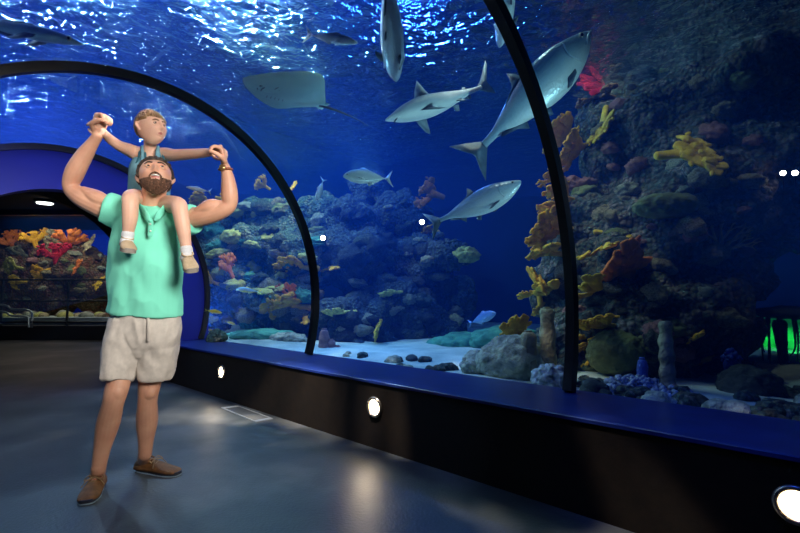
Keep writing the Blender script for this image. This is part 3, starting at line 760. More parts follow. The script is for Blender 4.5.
M_sharkf = pmat('shark_fin', (.30, .36, .42), (.2, .25, .3), scale=10, rough=.5)
M_jack = fishmat('jack_skin', (.30, .40, .50), (.65, .72, .78), (.9, .93, .95), .1, .35, 60, -.08, .12)
M_bluef = fishmat('blue_fish_skin', (.05, .16, .55), (.16, .38, .85), (.35, .60, .9), .1, .4, 50, -.1, .12)
M_wrasse = fishmat('wrasse_skin', (.35, .75, .85), (.55, .85, .8), (.85, .75, .2), .1, .4)
M_yelf = fishmat('yellow_fish_skin', (.75, .55, .03), (.85, .65, .05), (.9, .8, .3), 0, .45)
M_dfish = fishmat('dusky_fish_skin', (.08, .10, .14), (.55, .6, .66), (.9, .93, .95), .2, .4, 60, -.05, .06)
M_eye = pmat('fish_eye', (.01, .01, .012), rough=.15)
M_eyer = pmat('fish_eye_ring', (.6, .6, .5), rough=.3, metal=.5)

def fin(bm, pts, th, ax='xz', mat=1, org=(0, 0, 0), rot=None):
    """lens-thin fin from its outline"""
    P3 = [Vector((p[0], 0, p[1])) for p in pts]
    if rot is not None: P3 = [rot @ p for p in P3]
    nrm = Vector((0, 1, 0)) if rot is None else rot @ Vector((0, 1, 0))
    org = Vector(org); P3 = [p+org for p in P3]; c = sum(P3, Vector())/len(P3)
    V = [bm.verts.new(p) for p in P3]; a = bm.verts.new(c+nrm*th); b = bm.verts.new(c-nrm*th); k = len(V)
    for i in range(k):
        for f in (bm.faces.new((V[i], V[(i+1) % k], a)), bm.faces.new((V[(i+1) % k], V[i], b))): f.material_index = mat
def fishbody(bm, st, n=20, expo=1.0, bend=0):
    """st: (u from snout, top, bottom, halfwidth)"""
    st = catmull(st, 4); rings = []
    for (u, zt, zb, w) in st:
        zc = (zt+zb)/2; h = max((zt-zb)/2, 1e-4); w = max(w, 1e-4); y0 = bend*(u-.3)**2
        rings.append([bm.verts.new((.5-u, y0+w*math.cos(2*math.pi*i/n), zc+h*math.sin(2*math.pi*i/n))) for i in range(n)])
    for A, B in zip(rings, rings[1:]):
        for i in range(n): bm.faces.new((A[i], A[(i+1) % n], B[(i+1) % n], B[i]))
    bm.faces.new(rings[0][::-1]); bm.faces.new(rings[-1])
def eyes(bm, u, z, w, r):
    for sg in (-1, 1):
        ball(bm, (.5-u, sg*w, z), (r*1.25, r*.5, r*1.25), 2, mat=3); ball(bm, (.5-u, sg*(w+r*.25), z), (r*.8, r*.45, r*.8), 2, mat=2)
def R_(ax, deg): return Matrix.Rotation(math.radians(deg), 3, ax)
def mk_tarpon(bend=0):
    bm = bmesh.new()
    fishbody(bm, [(0, .004, -.012, .004), (.02, .018, -.038, .016), (.07, .042, -.072, .036), (.14, .070, -.108, .054), (.24, .100, -.138, .068), (.36, .114, -.150, .072), (.50, .100, -.130, .062),
        (.64, .066, -.084, .042), (.76, .030, -.036, .018), (.84, .022, -.024, .010), (.87, .024, -.024, .006)], bend=bend)
    y = bend*.5**2*1.0
    fin(bm, [(.5-.83, 0), (.5-.87, .03), (.5-.94, .09), (.5-1.02, .15), (.5-.99, .08), (.5-.955, .012), (.5-.955, -.012), (.5-.99, -.08), (.5-1.02, -.16), (.5-.94, -.09), (.5-.87, -.03)], .008, org=(0, bend*.57**2, 0))
    fin(bm, [(.5-.44, .09), (.5-.47, .15), (.5-.50, .185), (.5-.52, .13), (.5-.545, .095), (.5-.66, .055), (.5-.55, .07)], .006, org=(0, bend*.04, 0))
    fin(bm, [(.5-.60, -.075), (.5-.63, -.135), (.5-.68, -.085), (.5-.78, -.045), (.5-.76, -.03)], .006, org=(0, bend*.12, 0))
    fin(bm, [(.5-.46, -.12), (.5-.49, -.18), (.5-.53, -.16), (.5-.52, -.11)], .005)
    for sg in (-1, 1):
        fin(bm, [(0, .012), (-.06, .01), (-.13, -.05), (-.10, -.055), (-.02, -.02)], .005, org=(.5-.24, sg*.058, -.095), rot=R_('X', sg*35))
    # gill cover and jaw
    for sg in (-1, 1):
        tube(bm, [(.5-.19, sg*.058, .055), (.5-.215, sg*.068, -.01), (.5-.19, sg*.058, -.09)], [.006, .007, .005], n=6, mat=0)
        tube(bm, [(.5-.005, sg*.006, -.006), (.5-.05, sg*.026, -.018), (.5-.09, sg*.037, -.045)], [.004, .006, .005], n=6, mat=0)
    eyes(bm, .075, .014, .034, .013); return bm
def mk_shark():
    bm = bmesh.new()
    fishbody(bm, [(0, .002, -.004, .004), (.02, .012, -.012, .018), (.06, .026, -.022, .034), (.13, .052, -.044, .056), (.22, .074, -.062, .070), (.34, .086, -.076, .074), (.46, .074, -.068, .062), (.58, .050, -.046, .042),
        (.70, .026, -.022, .022), (.79, .018, -.014, .013), (.83, .018, -.012, .009)], bend=.10)
    fin(bm, [(.5-.79, -.008), (.5-.80, .016), (.5-.86, .06), (.5-.93, .13), (.5-1.0, .20), (.5-.985, .15), (.5-.93, .07), (.5-.88, .01), (.5-.90, -.05), (.5-.92, -.075), (.5-.86, -.05)], .007, org=(0, .025, 0))
    fin(bm, [(.5-.28, .07), (.5-.33, .15), (.5-.385, .215), (.5-.405, .13), (.5-.42, .085), (.5-.455, .06), (.5-.42, .05)], .008)
    fin(bm, [(.5-.66, .028), (.5-.69, .052), (.5-.715, .05), (.5-.71, .035), (.5-.74, .028), (.5-.72, .02)], .004, org=(0, .012, 0))
    fin(bm, [(.5-.65, -.025), (.5-.69, -.055), (.5-.71, -.05), (.5-.72, -.022)], .004, org=(0, .012, 0))
    for sg in (-1, 1):
        fin(bm, [(.02, .0), (-.02, -.06), (-.07, -.125), (-.11, -.15), (-.105, -.11), (-.09, -.05), (-.085, -.01), (-.05, .01)], .009, org=(.5-.26, sg*.05, -.028), rot=R_('X', sg*48))
        fin(bm, [(0, 0), (-.03, -.05), (-.07, -.06), (-.06, -.01)], .005, org=(.5-.56, sg*.025, -.034), rot=R_('X', sg*45))
        for g in range(4): tube(bm, [(.5-.185-g*.014, sg*.0555, .022), (.5-.19-g*.014, sg*.0585, -.012)], [.0016, .0016], n=5, smoothpath=False, mat=2)
    tube(bm, [(.5-.075, -.03, -.022), (.5-.06, 0, -.026), (.5-.075, .03, -.022)], [.0025, .003, .0025], n=6, mat=2)
    eyes(bm, .07, .004, .034, .005); return bm
def mk_jack(h=1.0, fork=1.0):
    bm = bmesh.new()
    fishbody(bm, [(0, .004*h, -.012*h, .004), (.02, .03*h, -.03*h, .018), (.07, .075*h, -.06*h, .035), (.16, .125*h, -.10*h, .05), (.30, .155*h, -.135*h, .055), (.45, .14*h, -.125*h, .046), (.60, .095*h, -.085*h, .03),
        (.74, .04*h, -.036*h, .014), (.82, .014*h, -.014*h, .009), (.85, .016*h, -.016*h, .005)])
    f = fork
    fin(bm, [(.5-.82, 0), (.5-.87, .04), (.5-.94, .12*f), (.5-1.0, .18*f), (.5-.95, .06), (.5-.915, 0), (.5-.95, -.06), (.5-1.0, -.18*f), (.5-.94, -.12*f), (.5-.87, -.04)], .006)
    fin(bm, [(.5-.30, .14*h), (.5-.36, .19*h), (.5-.42, .20*h), (.5-.50, .16*h), (.5-.66, .09*h), (.5-.78, .04*h), (.5-.6, .06*h)], .006)
    fin(bm, [(.5-.46, -.11*h), (.5-.50, -.18*h), (.5-.55, -.15*h), (.5-.66, -.09*h), (.5-.78, -.035*h), (.5-.6, -.06*h)], .006)
    for sg in (-1, 1): fin(bm, [(0, .012), (-.07, .015), (-.18, -.06), (-.12, -.055), (-.02, -.02)], .005, org=(.5-.27, sg*.05, -.02), rot=R_('X', sg*18))
    eyes(bm, .075, .025*h, .032, .015); return bm
def put(bm, name, mats, H, T, roll, label, cat, sc_=1.0):
    H, T = Vector(H), Vector(T); L = (H-T).length*sc_; X = (H-T).normalized(); up = Vector((0, 0, 1))
    if abs(X.z) > .93: up = Vector((.2, 1, 0))
    Z = (up-X*up.dot(X)).normalized(); Y = Z.cross(X)
    R = Matrix((X, Y, Z)).transposed() @ Matrix.Rotation(math.radians(roll), 3, 'X')
    o = obj(name, bm, mats); o.matrix_world = Matrix.Translation((H+T)/2) @ R.to_4x4() @ Matrix.Scale(L, 4)
    return tag(o, label, cat)
tm = [M_tarp, M_tarpf, M_eye, M_eyer]
put(mk_tarpon(.25), 'tarpon', tm, P(588, 32, 3.6), P(473, 156, 3.75), 10, 'large silver tarpon climbing toward the surface behind the near arch rib', 'fish', 1.04)
put(mk_tarpon(-.1), 'tarpon', tm, P(521, 181, 3.9), P(430, 226, 4.25), 0, 'silver tarpon swimming right in the open water at mid height', 'fish')
put(mk_tarpon(.0), 'tarpon', tm, P(397, 80, 3.3), P(383, -62, 2.35), 12, 'tarpon seen nose down at the top of the picture left of the shark', 'fish', 1.0)
put(mk_tarpon(.0), 'tarpon', tm, P(499, 47, 3.4), P(517, -78, 2.65), -8, 'tarpon nose down at the top, partly behind the near arch rib', 'fish', 1.0)
put(mk_jack(.30, .6), 'slender_fish', tm, P(84, 44, 3.2), P(-66, 12, 3.2), 10, 'long slender blue-grey fish gliding at the top left corner', 'fish', 1)
put(mk_shark(), 'reef_shark', [M_shark, M_sharkf, M_eye, M_eyer], P(385, 121, 3.7), P(497, 84, 4.15), 14, 'grey reef shark with a pale belly swimming left in the open water', 'shark')
put(mk_jack(.55, .8), 'dusky_fish', [M_dfish, M_dfish, M_eye, M_eyer], P(358, 43, 3.4), P(304, 34, 3.5), 10, 'slender dark-backed fish near the surface above the stingray', 'fish')
put(mk_jack(1.0), 'jack_fish', [M_jack, M_jack, M_eye, M_eyer], P(343, 176, 4.2), P(393, 179, 4.35), 6, 'silvery white jack fish swimming left below the stingray', 'fish')
put(mk_jack(.6), 'jack_fish', [M_jack, M_jack, M_eye, M_eyer], P(186, 187, 4.6), P(212, 192, 4.7), 0, 'small silvery jack fish beside the man\'s raised forearm', 'fish')
put(mk_jack(.9), 'jack_fish', [M_jack, M_jack, M_eye, M_eyer], P(316, 201, 5.2), P(324, 178, 5.2), 40, 'pale jack fish tilted nose down right of the far rib', 'fish')
put(mk_jack(.95, .7), 'blue_tang', [M_bluef, M_bluef, M_eye, M_eyer], P(496, 313, 5.0), P(468, 324, 5.3), 0, 'blue oval fish low in the open water left of the golden corals', 'fish')
put(mk_jack(.7, .6), 'wrasse_fish', [M_wrasse, M_yelf, M_eye, M_eyer], P(236, 289, 6.2), P(262, 292, 6.3), 0, 'pale blue and yellow wrasse low in front of the left reef', 'fish')
put(mk_jack(.7, .6), 'yellow_fish', [M_yelf, M_yelf, M_eye, M_eyer], P(222, 313, 6.3), P(204, 310, 6.3), 0, 'small yellow fish low by the right side of the blue end wall', 'fish')
put(mk_jack(.8, .6), 'yellow_fish', [M_yelf, M_yelf, M_eye, M_eyer], P(236, 325, 6.9), P(224, 321, 6.9), 0, 'small dusky yellow fish low on the sand of the left reef', 'fish', .9)
# stingray seen from below
def mk_ray():
    bm = bmesh.new(); n = 72; K = 12
    ctrl = [(.50, 0), (.46, .12), (.34, .30), (.14, .48), (-.04, .56), (-.14, .52), (-.24, .36), (-.36, .16), (-.42, .045)]
    half = catmull(ctrl, 6); out = half+[(x, -y) for x, y in half[::-1][:-1]]
    if out[0] == out[-1]: out = out[:-1]
    ctr = Vector((.02, 0, 0)); k = len(out)
    def thick(q): return (.075*(1-q**2)**1.0+.004)
    for sgn, mat in ((1, 0), (-1, 1)):
        rings = []
        for i in range(K+1):
            q = i/K; row = []
            for (x, y) in out:
                p = ctr.lerp(Vector((x, y, 0)), q)
                z = sgn*thick(q)*(.62 if sgn < 0 else 1)+.10*abs(p.y)**1.6-.02*math.sin(p.y*5)
                row.append(bm.verts.new((p.x, p.y, z if q < 1 else z-sgn*thick(1))))
                if i == 0: break
            rings.append(row)
        c = rings[0][0]
        for j in range(k):
            f = bm.faces.new((c, rings[1][j], rings[1][(j+1) % k])); f.material_index = mat
        for A, B in zip(rings[1:], rings[2:]):
            for j in range(k): f = bm.faces.new((A[j], A[(j+1) % k], B[(j+1) % k], B[j])); f.material_index = mat
    bmesh.ops.remove_doubles(bm, verts=bm.verts, dist=1e-4)
    tube(bm, [(-.38, 0, 0), (-.55, .0, .0), (-.8, .02, -.02), (-1.05, .0, -.05)], [.022, .014, .008, .003], n=8, mat=0)
    for sg in (-1, 1):
        fin(bm, [(0, 0), (-.05, .10), (-.12, .10), (-.11, .01)], .008, mat=1, org=(-.34, 0, 0), rot=Matrix.Rotation(math.radians(-90*sg), 3, 'X'))
        for g in range(5): tube(bm, [(.20-g*.045, sg*.10, -.052+.004*g), (.185-g*.045, sg*.155, -.046+.004*g)], [.0035, .003], n=5, smoothpath=False, mat=2)
        ball(bm, (.27, sg*.05, .055), .018, 2, mat=0)
        tube(bm, [(.335, sg*.035, -.040), (.32, sg*.055, -.042)], [.006, .004], n=5, smoothpath=False, mat=2)
    tube(bm, [(.29, -.05, -.047), (.30, 0, -.049), (.29, .05, -.047)], [.004, .006, .004], n=6, mat=2)
    return bm
M_rayt = pmat('ray_back', (.10, .10, .16), (.06, .06, .10), scale=6, rough=.6)
M_rayb = pmat('ray_belly', (.66, .90, .82), (.56, .80, .76), scale=3, rough=.6)
M_rayd = pmat('ray_slit', (.16, .22, .26), rough=.7)
o = obj('stingray', mk_ray(), [M_rayt, M_rayb, M_rayd]); tag(o, 'stingray showing its pale belly below the rippling surface', 'stingray')
Yv = (P(312, 70, 3.15)-P(258, 113, 3.95)).normalized()
X = Vector((-1, -.35, .05)); X = (X-Yv*X.dot(Yv)).normalized(); Nn = X.cross(Yv)
if Nn.z < 0: Yv = -Yv; Nn = -Nn
o.matrix_world = Matrix.Translation(P(289, 94, 3.5)) @ Matrix((X, Yv, Nn)).transposed().to_4x4() @ Matrix.Scale(.74, 4)
# ---------------------------------------------------------------- fittings
M_ring = pmat('lamp_ring_steel', (.40, .33, .26), (.3, .25, .2), scale=20, rough=.35, metal=.9)
M_warm = emat('lamp_warm', (1, .80, .52), 16)
def ledgelamp(x, y, label):
    d = ray(x, y); s = 2.248; k = s/d.dot(RA); c = Vector((0, 0, CH))+d*k; c = RA*2.2475+AA*c.dot(AA)+Vector((0, 0, c.z))
    root = empty('ledge_lamp', c, label, 'lamp', None)
    r = .062
    bm = bmesh.new(); ringtube(bm, c-RA*.006, -RA, r, .011, 36, 10); child('rim', bm, M_ring, root)
    for i in range(4):
        a = i*math.pi/2+.5; p = c-RA*.016+AA*r*math.cos(a)+Vector((0, 0, r*math.sin(a)))
        bm = bmesh.new(); ngon_disc(bm, p, -RA, .006, 10, .004); child('screw', bm, M_chrome, root, smooth=False)
    bm = bmesh.new(); vs = ball(bm, c, (r*.86, r*.86, r*.86), 3)
    for v in vs:
        w = (v.co-c).dot(RA); v.co -= RA*w*.72
    child('lens', bm, M_warm, root)
    l = bpy.data.lights.new('ledge_lamp_glow', 'SPOT'); l.energy = 6; l.color = (1, .78, .52); l.spot_size = 2.6; l.spot_blend = 1; l.shadow_soft_size = .05
    lo = bpy.data.objects.new('ledge_lamp_glow', l); COL.objects.link(lo); lo.location = c-RA*.09; lo.rotation_euler = (-RA+Vector((0, 0, -.35))).to_track_quat('-Z', 'Y').to_euler()
ledgelamp(222, 372, 'farthest of the three round lamps in the dark ledge'); ledgelamp(375, 407, 'middle one of the three round lamps in the dark ledge'); ledgelamp(797, 505, 'nearest of the three round lamps in the dark ledge, at the right edge')
# floor hatch
c = FL(247, 414); root = empty('floor_hatch', c, 'rectangular metal-framed hatch set flush in the floor by the ledge', 'hatch')
bm = bmesh.new(); q = [FL(221, 408), FL(238, 406), FL(273, 419), FL(256, 422.5)]
def inset(q, k): 
    m = sum(q, Vector())/4; return [m+(p-m)*k for p in q]
q2 = inset(q, .86)
for i in range(4):
    a, b, e, d = q[i], q[(i+1) % 4], q2[(i+1) % 4], q2[i]
    v = [bm.verts.new(p+Vector((0, 0, z))) for z in (.0, .006) for p in (a, b, e, d)]
    for f in ((0, 1, 2, 3), (4, 5, 6, 7), (0, 1, 5, 4), (1, 2, 6, 5), (2, 3, 7, 6), (3, 0, 4, 7)): bm.faces.new([v[j] for j in f])
child('frame', bm, pmat('hatch_steel', (.45, .46, .46), rough=.4, metal=.6), root, smooth=False)
bm = bmesh.new(); prism(bm, [p[:2] for p in q2], 0.0, .004); child('cover', bm, M_floor, root, smooth=False)
# ceiling downlight
c = P(45, 200, 10.4); c.z = 3.3
root = empty('ceiling_downlight', c, 'round white downlight glowing in the dark ceiling beyond the arch', 'lamp')
bm = bmesh.new(); ngon_disc(bm, c-Vector((0, 0, .05)), (0, 0, 1), .20, 28, .05, .22); child('housing', bm, M_black, root)
bm = bmesh.new(); ngon_disc(bm, c-Vector((0, 0, .075)), (0, 0, 1), .155, 28, .03, .17); child('diffuser', bm, emat('downlight_white', (.9, .95, 1), 3.5), root)
# railing on the curb in front of the far tank
yr = 11.0+.16; zc = .34
M_rail = pmat('rail_dark_steel', (.06, .08, .09), (.04, .05, .06), rough=.35, metal=.6)
root = empty('railing', (-9, yr, zc), 'dark metal railing in front of the far tank', 'railing')
xs = [-12.6, -11.0, -9.45, -7.62, -5.9]
xs = [P(x, 300, yr).x for x in (-60, 2, 68, 134)]
for x in xs:
    bm = bmesh.new(); tube(bm, [(x, yr, zc), (x, yr, zc+1.12)], [.028, .028], n=10, smoothpath=False); ngon_disc(bm, (x, yr, zc), (0, 0, 1), .055, 16, .015); child('post', bm, M_rail, root)
for z in (1.14, .62, .10):
    bm = bmesh.new(); tube(bm, [(xs[0], yr, zc+z), (xs[-1], yr, zc+z)], [.024, .024], n=10, smoothpath=False); child('rail', bm, M_rail, root)
c = P(0, 310, 10.7); root = empty('handrail', (c.x, 10.9, .34), 'bent pale double tube handrail at the left edge before the far tank', 'handrail')
for k, dz in enumerate((0, -.16)):
    bm = bmesh.new(); a = P(-30, 304, 10.9); b = P(3, 305, 10.9); e = P(12, 309, 10.9); f = P(27, 310, 10.9); g = P(32-k*3, 314, 10.9); h = P(32-k*3, 324, 10.9)
    D = Vector((0, 0, dz)); h2 = Vector((h.x, h.y, .34))
    tube(bm, [a+D, b+D, e+D, f+D, g+D, h2], [.025]*6, n=8); child('rail', bm, pmat('rail_pale_steel', (.5, .6, .62), rough=.3, metal=.7), root)
# far tank reef
def blobrock(blobs, mat, label, seed, voxel=.06):
    bm = bmesh.new()
    for (x, y, Y, r) in blobs:
        c = P(x, y, Y); vs = ball(bm, c, (r, r*.7, r), 4)
        for v in vs: d = v.co-c; v.co = c+d*(1+.3*fbm(v.co+Vector((seed, 0, 0)), 1.5, 3))
    b = remesh_bm(bm, voxel); b.normal_update(); new = []
    for v in b.verts:
        q = v.co; new.append(v.co+v.normal*(.16*(.5-noise.voronoi(q*2.6)[0][0])+.07*(.5-noise.voronoi(q*6)[0][0])+.05*fbm(q, 5, 4)))
    for v, c in zip(b.verts, new): v.co = c
    o = obj('reef_rock', b, mat, loc=P(*blobs[0][:3])); return tag(o, label, 'rock')
M_rockF = rockmat('reef_rock_rusty', [(.05, .04, .03), (.26, .07, .03), (.14, .13, .07), (.42, .22, .10), (.12, .15, .10)], 4)
Yf = 13.2
blobrock([(30,285,Yf,.95),(62,280,Yf,1.0),(85,270,Yf,.65),(18,262,Yf,.7),(50,258,Yf,.7),(8,290,Yf,.8),(95,295,Yf,.6),(-20,280,Yf,.8),(70,256,Yf,.55)], M_rockF, 'rust and tan rock reef inside the far tank beyond the railing', 9)
ALLB.clear(); 
bb = bmesh.new(); oo = bpy.data.objects[[o.name for o in bpy.data.objects if o.get('label', '').startswith('rust and tan')][0]]; bb.from_mesh(oo.data); bmesh.ops.translate(bb, verts=bb.verts, vec=oo.location); ALLB.append(BVHTree.FromBMesh(bb)); bb.free()
far = [(14,248,105,.62,M_oran,'upright orange antler coral at the left end of the far tank'),(36,246,95,.6,M_gold,'thin upright golden coral in the far tank left of centre'),(68,248,60,.75,M_oran,'bright orange antler coral spreading right atop the far tank reef'),
  (60,244,150,.5,M_tan,'tan coral fork leaning left atop the far tank reef'),(83,246,20,.5,M_tan,'tan coral shelf at the upper right of the far tank reef'),(56,262,80,.7,M_red,'deep red coral in the middle of the far tank reef'),(70,272,30,.6,M_oran,'orange coral in the middle of the far tank reef, right of the red one'),
  (20,268,170,.5,M_pale,'pale yellow coral shelf on the left of the far tank reef'),(24,282,180,.45,M_yel,'yellow coral shelf low on the left of the far tank reef'),(94,285,10,.4,M_yel,'small yellow coral low on the right of the far tank reef'),(48,270,200,.5,M_gold,'golden coral below the red one in the far tank'),(28,256,160,.5,M_brain,'grey coral knob on the upper left of the far tank reef')]
for i, (x, y, a, s, m, lb) in enumerate(far): C(x, y, Yf-.6, s, a, m, lb, 80+i, tilt=1.0, n=3)
scatter('coral heads on the far tank reef', 'small coral head crusting the rusty reef of the far tank', 'coral', [(0,240,110,300)], 45, [M_rockF, M_rockF, M_tan, M_brain, M_mauve, M_oliv], .08, .2, 24)
rz = random.Random(4); mts = [M_brain, M_pale, M_tan, M_rockF]
for i in range(16):
    bm = bmesh.new(); r = rz.uniform(.10, .2); ball(bm, (0, 0, 0), (r, r, r*.7), 3)
    for v in bm.verts: v.co *= 1+.3*fbm(v.co+Vector((i, 0, 0)), 4, 3)
    o = obj('rock', bm, mts[i % 4]); o.location = (P(2+i*7.2, 318, 12.1).x, 12.0+rz.uniform(0, .4), .55); tag(o, 'small pale stone on the bed of the far tank', 'rock', 'stones on the bed of the far tank')
# ---------------------------------------------------------------- people
def skinmat(name, c1, c2):
    return pmat(name, c1, c2, scale=9, rough=.5, sss=.12, bump=.03, bscale=120)
M_skin = skinmat('skin_man', (.68, .37, .245), (.58, .29, .19)); M_skinb = skinmat('skin_boy', (.76, .46, .33), (.68, .39, .28))
M_lip = pmat('lips', (.50, .17, .14), rough=.4); M_teeth = pmat('teeth', (.85, .82, .74), rough=.3); M_mouth = pmat('mouth_dark', (.12, .03, .03), rough=.6)
M_nail = pmat('nails', (.72, .45, .36), rough=.3)
M_hairm = pmat('hair_dark_brown', (.055, .028, .015), (.02, .011, .006), scale=60, rough=.6, bump=.4, bscale=140)
M_beard = pmat('beard_brown', (.19, .09, .05), (.09, .04, .022), scale=90, rough=.8, bump=.8, bscale=200)
M_hairb = pmat('hair_light_brown', (.28, .155, .07), (.15, .08, .035), scale=70, rough=.6, bump=.4, bscale=140)
M_white = pmat('eye_white', (.8, .8, .78), rough=.2); M_iris = pmat('iris_dark', (.03, .02, .015), rough=.1); M_irisb = pmat('iris_grey', (.04, .05, .06), rough=.1)
def g2(a, b, sa, sb): return math.exp(-(a*a)/(2*sa*sa)-(b*b)/(2*sb*sb))
def headfn(d, child_=False, smile=0):
    """unit direction -> point of a head one unit high (face towards -Y)"""
    x, y, z = d
    X, Y, Z = x*(.36 if not child_ else .385), y*.425, z*.5
    if z < 0:
        t = -z; X *= 1-.30*t**1.6 if not child_ else 1-.17*t**1.8
        if y > 0: Y *= 1-.45*t**1.2
        else: Y *= 1-.10*t**3
    if y < -.1:                                   # flatter face plane, forehead
        Y += .03*max(0, -y-.1)*(1-abs(x))
        if z > .35: Y += .06*(z-.35)
    if y < 0:
        ax = abs(X); q = 0
        q += (.105 if not child_ else .07)*g2(X, Z+.115, .038, .042)+.06*g2(X, Z+.02, .026, .075)+.02*g2(ax-.045, Z+.135, .022, .02)
        q -= .052*g2(ax-.145, Z-.03, .060, .042)
        q += (.022 if not child_ else .008)*g2(ax-.14, Z-.105, .09, .022)
        q += .020*g2(X, Z+.235, .07, .016)+.024*g2(X, Z+.285, .055, .018)-.018*g2(X, Z+.33, .06, .016)
        q += (.045 if not child_ else .03)*g2(X, Z+.415, .075, .05)
        q += (.022+.012*smile)*g2(ax-.20, Z+.12, .06, .06)
        q -= .018*smile*g2(X, Z+.262, .06, .020)
        Y -= q
    return Vector((X, Y, Z))
def make_head(bm, c, R, H, child_=False, smile=0):
    vs = bmesh.ops.create_icosphere(bm, subdivisions=6, radius=1)['verts']
    for v in vs: v.co = c+R@(headfn(v.co.normalized(), child_, smile)*H)
    for sg in (-1, 1):                            # ears
        e = [(.345, .03, -.13), (.375, .055, -.06), (.395, .085, .02), (.385, .07, .085), (.355, .02, .07)]
        tube(bm, [c+R@(Vector((sg*(a+(.04 if child_ else .012)), b, z))*H) for a, b, z in e], [H*.028, H*.032, H*.034, H*.030, H*.02], n=8, m=4)
        vs = ball(bm, c+R@(Vector((sg*.355, .06, -.02))*H), (H*.03, H*.045, H*.085), 3)
def shell(c, R, H, reg, out, inn, child_, nz=.02, fr=7, seed=0):
    bm = bmesh.new(); vs = bmesh.ops.create_icosphere(bm, subdivisions=6, radius=1)['verts']
    for v in vs:
        d = v.co.normalized(); p = headfn(d, child_, 0); w = reg(p)
        w = max(0, min(1, w)); w = w*w*(3-2*w)
        k = inn+(out-inn)*w+nz*w*fbm(Vector((d.x*fr+seed, d.y*fr, d.z*fr*.5)), 1.0, 3)
        v.co = c+R@(p*k*H)
    return bm
def eye_pair(root, c, R, H, iris, look=(0, 0)):
    for sg in (-1, 1):
        e = Vector((sg*.145, -.332, .028))
        bm = bmesh.new(); ball(bm, c+R@(e*H), H*.046, 3)
        lk = Vector((look[0], -1, look[1])).normalized()
        ball(bm, c+R@((e+lk*.022)*H), H*.034, 3, mat=1)
        child('eye', bm, [M_white, iris], root)
        # lids
        bm = bmesh.new()
        tube(bm, [c+R@((e+Vector((dx, dy, dz)))*H) for dx, dy, dz in ((-.055, -.015, .0), (-.02, -.044, .034), (.02, -.044, .034), (.055, -.015, .0))], [H*.014]*4, n=6)
        tube(bm, [c+R@((e+Vector((dx, dy, dz)))*H) for dx, dy, dz in ((-.055, -.015, .0), (-.02, -.040, -.034), (.02, -.040, -.034), (.055, -.015, .0))], [H*.012]*4, n=6)
        child('eyelid', bm, M_skin if iris is M_iris else M_skinb, root)
def brow_pair(root, c, R, H, mat, up=0):
    for sg in (-1, 1):
        bm = bmesh.new()
        tube(bm, [c+R@(Vector((sg*a, b, z))*H) for a, b, z in ((.06, -.400, .108+up), (.14, -.392, .124+up), (.22, -.345, .098+up))], [(H*.012, H*.018), (H*.014, H*.02), (H*.006, H*.010)], n=8)
        child('eyebrow', bm, mat, root)
def hand(bm, wrist, D, N, size, curl=(35, 55, 40), side=1, thumb_in=.6, spread=.0, curls=None):
    """palm + four fingers + thumb. D wrist->knuckles, N the way the palm faces, side = thumb side sign along D x N"""
    D = Vector(D).normalized(); N = Vector(N); N = (N-D*N.dot(D)).normalized(); S = D.cross(N)*side
    s = size; wrist = Vector(wrist); L = .098*s
    tube(bm, [wrist-D*.015*s, wrist+D*.03*s, wrist+D*.065*s, wrist+D*L], [(.026*s, .020*s), (.034*s, .017*s), (.040*s, .016*s), (.039*s, .013*s)], n=14, up=N)
    nails = []
    for i, (o, l, r) in enumerate(((.029, .072, .0098), (.010, .080, .0102), (-.010, .074, .0098), (-.029, .058, .0085))):
        cu = curls[i] if curls else curl
        p = wrist+D*(L-.012*s)+S*o*s; d = (D+S*spread*o*20).normalized(); pts = [p]; a = 0
        for k, (f, c_) in enumerate(zip((.46, .30, .24), cu)):
            a += math.radians(c_+i*3); dd = d*math.cos(a)+N*math.sin(a)
            pts.append(pts[-1]+dd*l*f*s)
        tube(bm, pts, [r*1.05*s, r*s, r*.92*s, r*.78*s], n=10, m=4)
    p = wrist+D*.022*s+S*.026*s; a = thumb_in
    d1 = (D*.65+S*.75).normalized()*math.cos(a*.5)+N*math.sin(a*.5); d2 = (D*.9+S*.2).normalized()*math.cos(a)+N*math.sin(a)
    d3 = (D*.85-S*.35).normalized()*math.cos(a*1.2)+N*math.sin(a*1.2)
    tube(bm, [p, p+d1*.036*s, p+d1*.036*s+d2*.032*s, p+d1*.036*s+d2*.032*s+d3*.026*s], [.0145*s, .0125*s, .0115*s, .009*s], n=10, m=4)
def rot_head(yaw, pitch, roll=0):
    """yaw>0 turns the face to the picture's right; pitch>0 looks up"""
    return (Matrix.Rotation(math.radians(yaw), 3, 'Z') @ Matrix.Rotation(math.radians(-pitch), 3, 'X') @ Matrix.Rotation(math.radians(roll), 3, 'Y'))
def finish(name, bm, voxel, mats, loc, sm=2, colour=None, disp=None):
    b = remesh_bm(bm, voxel, sm, .5); b.normal_update()
    if disp:
        new = [v.co+v.normal*disp(v.co, v.normal) for v in b.verts]
        for v, c in zip(b.verts, new): v.co = c
    if colour:
        for f in b.faces: f.material_index = colour(f.calc_center_median())
    return obj(name, b, mats, loc=loc)

# ---- the man
YM = 2.5
def p3(L): return [P(*q) for q in L]
HC = P(155.5, 177.5, 2.42); HR = rot_head(26, 28, -4); HH = .226
foot = FL(118, 487); bm = bmesh.new()
make_head(bm, HC, HR, HH, smile=1)
tube(bm, p3([(152, 222, 2.52), (152, 205, 2.50), (155, 188, 2.46)]), [.085, .066, .062], n=16)
# trunk
tube(bm, p3([(146, 335, 2.53), (146, 300, 2.52), (147, 262, 2.51), (148, 235, 2.51), (150, 216, 2.52)]), [(.165, .115), (.150, .100), (.168, .11), (.180, .115), (.12, .08)], n=24, up=(0, -1, 0))
